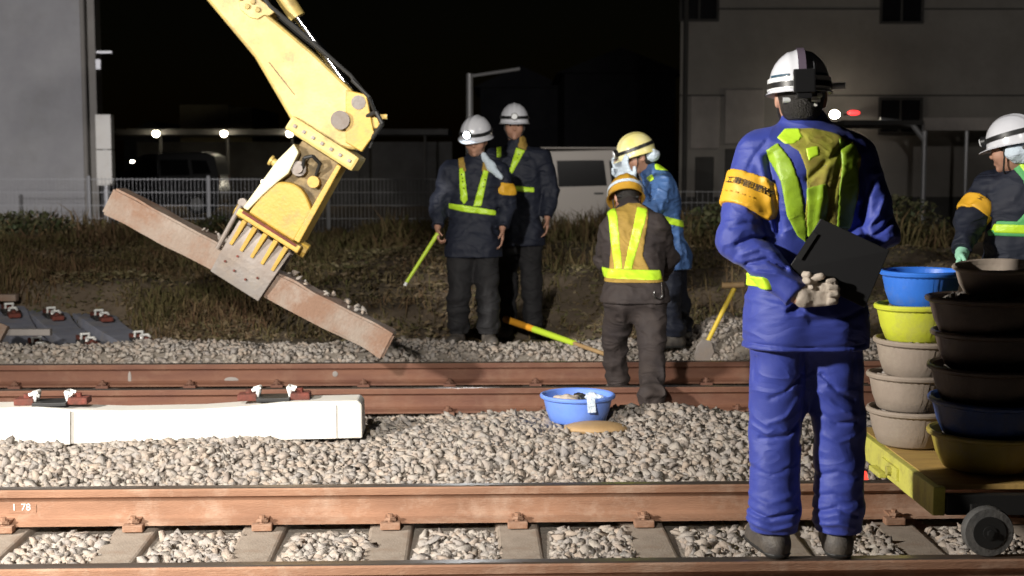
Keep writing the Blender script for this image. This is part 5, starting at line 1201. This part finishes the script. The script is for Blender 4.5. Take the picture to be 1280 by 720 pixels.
opt = dict(face=(-1, -.12, -.35), headup=(-.2, 0, 1), toeL=(-1, -.2, 0), toeR=(-1, .1, 0), handL=((-.55, -.1, 1), (.8, .3, .4), (.1, -1, .2), .35), handR=((-.3, -.1, 1), (.3, -1, 0), (-.5, 0, .2), .5), tf=(-1, 0, 0), patches=pat, eyes=True,
  rings=[('waist_belt', 'lime', g(838, 276), (.25, 0, 1), .026, .26, .010)])
p4, _, _ = person('worker in light blue jacket and yellow-white helmet, hand raised to the face', J, .0095, dict(jacket='lightblue', trousers='navy', boots='boot', gloveL='towel', gloveR='towel', gs=1.15, hem=.08, jamp=.012, jf=.02, js=8, tamp=.009), opt)
helmet_mesh(p4, g(795, 189, 9.84), (-.28, 0, 1), (-1, -.15, -.3), M['helmety'], 1.0, strap='black', lampon=False)
s = SDF(J['head']-Vector((.25, .2, .25)), J['head']+Vector((.25, .2, .2)), .009)
s.ell(J['head']+Vector((.085, -.03, .015)), (.055, .07, .05), k=.02); idx, P = s.near(.03); s.f[tuple(idx.T)] -= .008*crease(P, 2, 18, (1, 1, 1)); add(p4, 'neck_towel', s, M['towel'])
# ---- 5: worker in brown and ochre vest, bending forward, back to the camera
Y5 = 8.5; g = lambda x, y, Y=Y5: W(x, y, Y)
J = dict(head=g(784, 246, 8.92), neck=g(789, 266, 8.76), shL=g(766, 282, 8.62), shR=g(822, 284, 8.62), elL=g(757, 325, 8.8), elR=g(834, 322, 8.74), wrL=g(772, 345, 9.02), wrR=g(826, 345, 8.98), hipL=g(778, 374, 8.46), hipR=g(811, 374, 8.46), knL=g(769, 424, 8.66), knR=g(816, 430, 8.38))
zl = -.17; J['anL'] = Vector((g(770, 465, 8.85).x, 8.80, zl+.075)); J['anR'] = Vector((g(814, 490, 8.1).x, 8.06, -.09)); J['base'] = Vector((g(792, 480).x, 8.45, -.15))
pat = [('vest_mesh', 'ochre', [(764, 262), (775, 252), (796, 246), (812, 256), (814, 264), (804, 320), (812, 338), (828, 345), (828, 352), (754, 352), (754, 345), (762, 335), (765, 300)], 8.45, -1, .008),
       ('reflective_tape', 'lime', [(761, 263), (773, 261), (778, 335), (768, 338), (764, 300)], 8.45, -1, .012), ('reflective_tape', 'lime', [(799, 259), (813, 262), (790, 336), (779, 336)], 8.45, -1, .012),
       ('waist_belt', 'lime', [(755, 336), (827, 338), (828, 350), (754, 348)], 8.40, -1, .013)]
opt = dict(face=(-.1, 1, -.55), headup=(0, .5, 1), toeL=(-.1, 1, 0), toeR=(.1, 1, 0), handL=((.2, 1, 0), (0, 0, -1), (1, 0, 0), .8), handR=((-.2, 1, 0), (0, 0, -1), (-1, 0, 0), .8), tf=(0, 1, -.4), patches=pat)
p5, _, _ = person('hunched worker in dark brown with ochre vest, back to the camera by the rail', J, .0085, dict(jacket='brownwear', trousers='brownwear', boots='greyboot', gloveL='glove', gloveR='glove', hem=.02, jamp=.009, jf=.016, js=8, tamp=.010, tf=.016), opt)
helmet_mesh(p5, g(782, 243, 8.93), (0, .55, 1), (-.1, 1, -.5), M['helmeto'], 1.0, strap='towel')
b = MB(); c0 = g(823, 350, 8.30)
for i in range(9):
    a0 = -math.pi*.1-math.pi*1.1*i/9; a1 = -math.pi*.1-math.pi*1.1*(i+1)/9
    b.cyl(c0+Vector((.028*math.cos(a0), 0, -.09+.028*math.sin(a0))), c0+Vector((.028*math.cos(a1), 0, -.09+.028*math.sin(a1))), .006, n=8)
b.cyl(c0+Vector((.027, 0, -.095)), c0+Vector((.02, 0, -.01)), .006, n=8); b.build('belt_hook', M['chrome'], p5, world=True, smooth=True)
# ---- 6: worker at the right edge
Y6 = 7.0; g = lambda x, y, Y=Y6: W(x+7, y+3, Y); zb = float(H(2.6, Y6))
J = dict(head=g(1258, 182, 6.95), neck=g(1274, 212), shL=g(1228, 232, 7.08), shR=g(1318, 234, 6.95), elL=g(1206, 272, 7.0), elR=g(1340, 285, 6.85), wrL=g(1196, 312, 6.85), wrR=g(1322, 325, 6.7), hipL=g(1250, 345), hipR=g(1292, 345), knL=g(1246, 430, 6.95), knR=g(1294, 430, 6.95))
J['anL'] = Vector((g(1246, 515).x, 7.02, zb+.08)); J['anR'] = Vector((g(1296, 515).x, 7.05, zb+.08)); J['base'] = Vector((g(1270, 515).x, Y6, zb))
pat = [('vest_strap', 'green', [(1254, 196), (1274, 188), (1290, 216), (1294, 255), (1284, 282), (1240, 298), (1240, 290), (1268, 278), (1280, 262), (1276, 226), (1266, 206)], 6.9, -1, .008),
       ('reflective_tape', 'lime', [(1268, 194), (1277, 192), (1290, 222), (1290, 262), (1284, 258), (1284, 228)], 6.9, -1, .012)]
opt = dict(face=(-.8, .7, -.35), headup=(-.15, .1, 1), toeL=(-.3, 1, 0), toeR=(.2, 1, 0), handL=((-.35, -.5, -.8), (.8, -.4, 0), (0, .2, 1), .9), handR=((-.2, .6, -1), (-1, 0, 0), (0, 1, 0), .8), tf=(-.2, 1, 0), patches=pat,
  rings=[('armband', 'band', J['shL'].lerp(J['elL'], .68), (J['elL']-J['shL']).normalized()+Vector((-.22, 0, 0)), .045, .10, .012), ('waist_belt', 'green', g(1280, 283), (.03, 0, 1), .040, .215, .009), ('reflective_tape', 'lime', g(1280, 283), (.03, 0, 1), .024, .22, .013)])
p6, _, _ = person('worker in dark navy with green and lime belt at the right picture edge', J, .0085, dict(jacket='navy', trousers='navy', boots='boot', gloveL='glovegreen', gloveR='glovegreen', hem=.12, jamp=.011, jf=.018, js=7.5), opt)
band, bc, bax = opt['_bands'][0]; letter_band(p6, band, bc, bax, '工', .024, R(-30), shift=.012)
helmet_mesh(p6, g(1259, 172, 6.93), (-.15, .12, 1), (-.8, .7, -.25), M['helmet'], .96, strap='black', lampon=False)
s = SDF(J['head']-Vector((.25, .25, .25)), J['head']+Vector((.25, .25, .2)), .009)
s.ell(J['head']+Vector((.04, -.06, -.02)), (.095, .06, .055), k=.02); s.cap(J['head']+Vector((-.02, -.07, -.03)), J['head']+Vector((.12, -.06, -.03)), .035, .04, k=.03); idx, P = s.near(.03); s.f[tuple(idx.T)] -= .010*crease(P, 2, 18, (1, 1, 1)); add(p6, 'neck_towel', s, M['towel'])
# ------------------------------------------------------------------ render settings
S.render.engine = 'CYCLES'
S.cycles.use_denoising = True
S.cycles.max_bounces = 5; S.cycles.diffuse_bounces = 3; S.cycles.glossy_bounces = 2
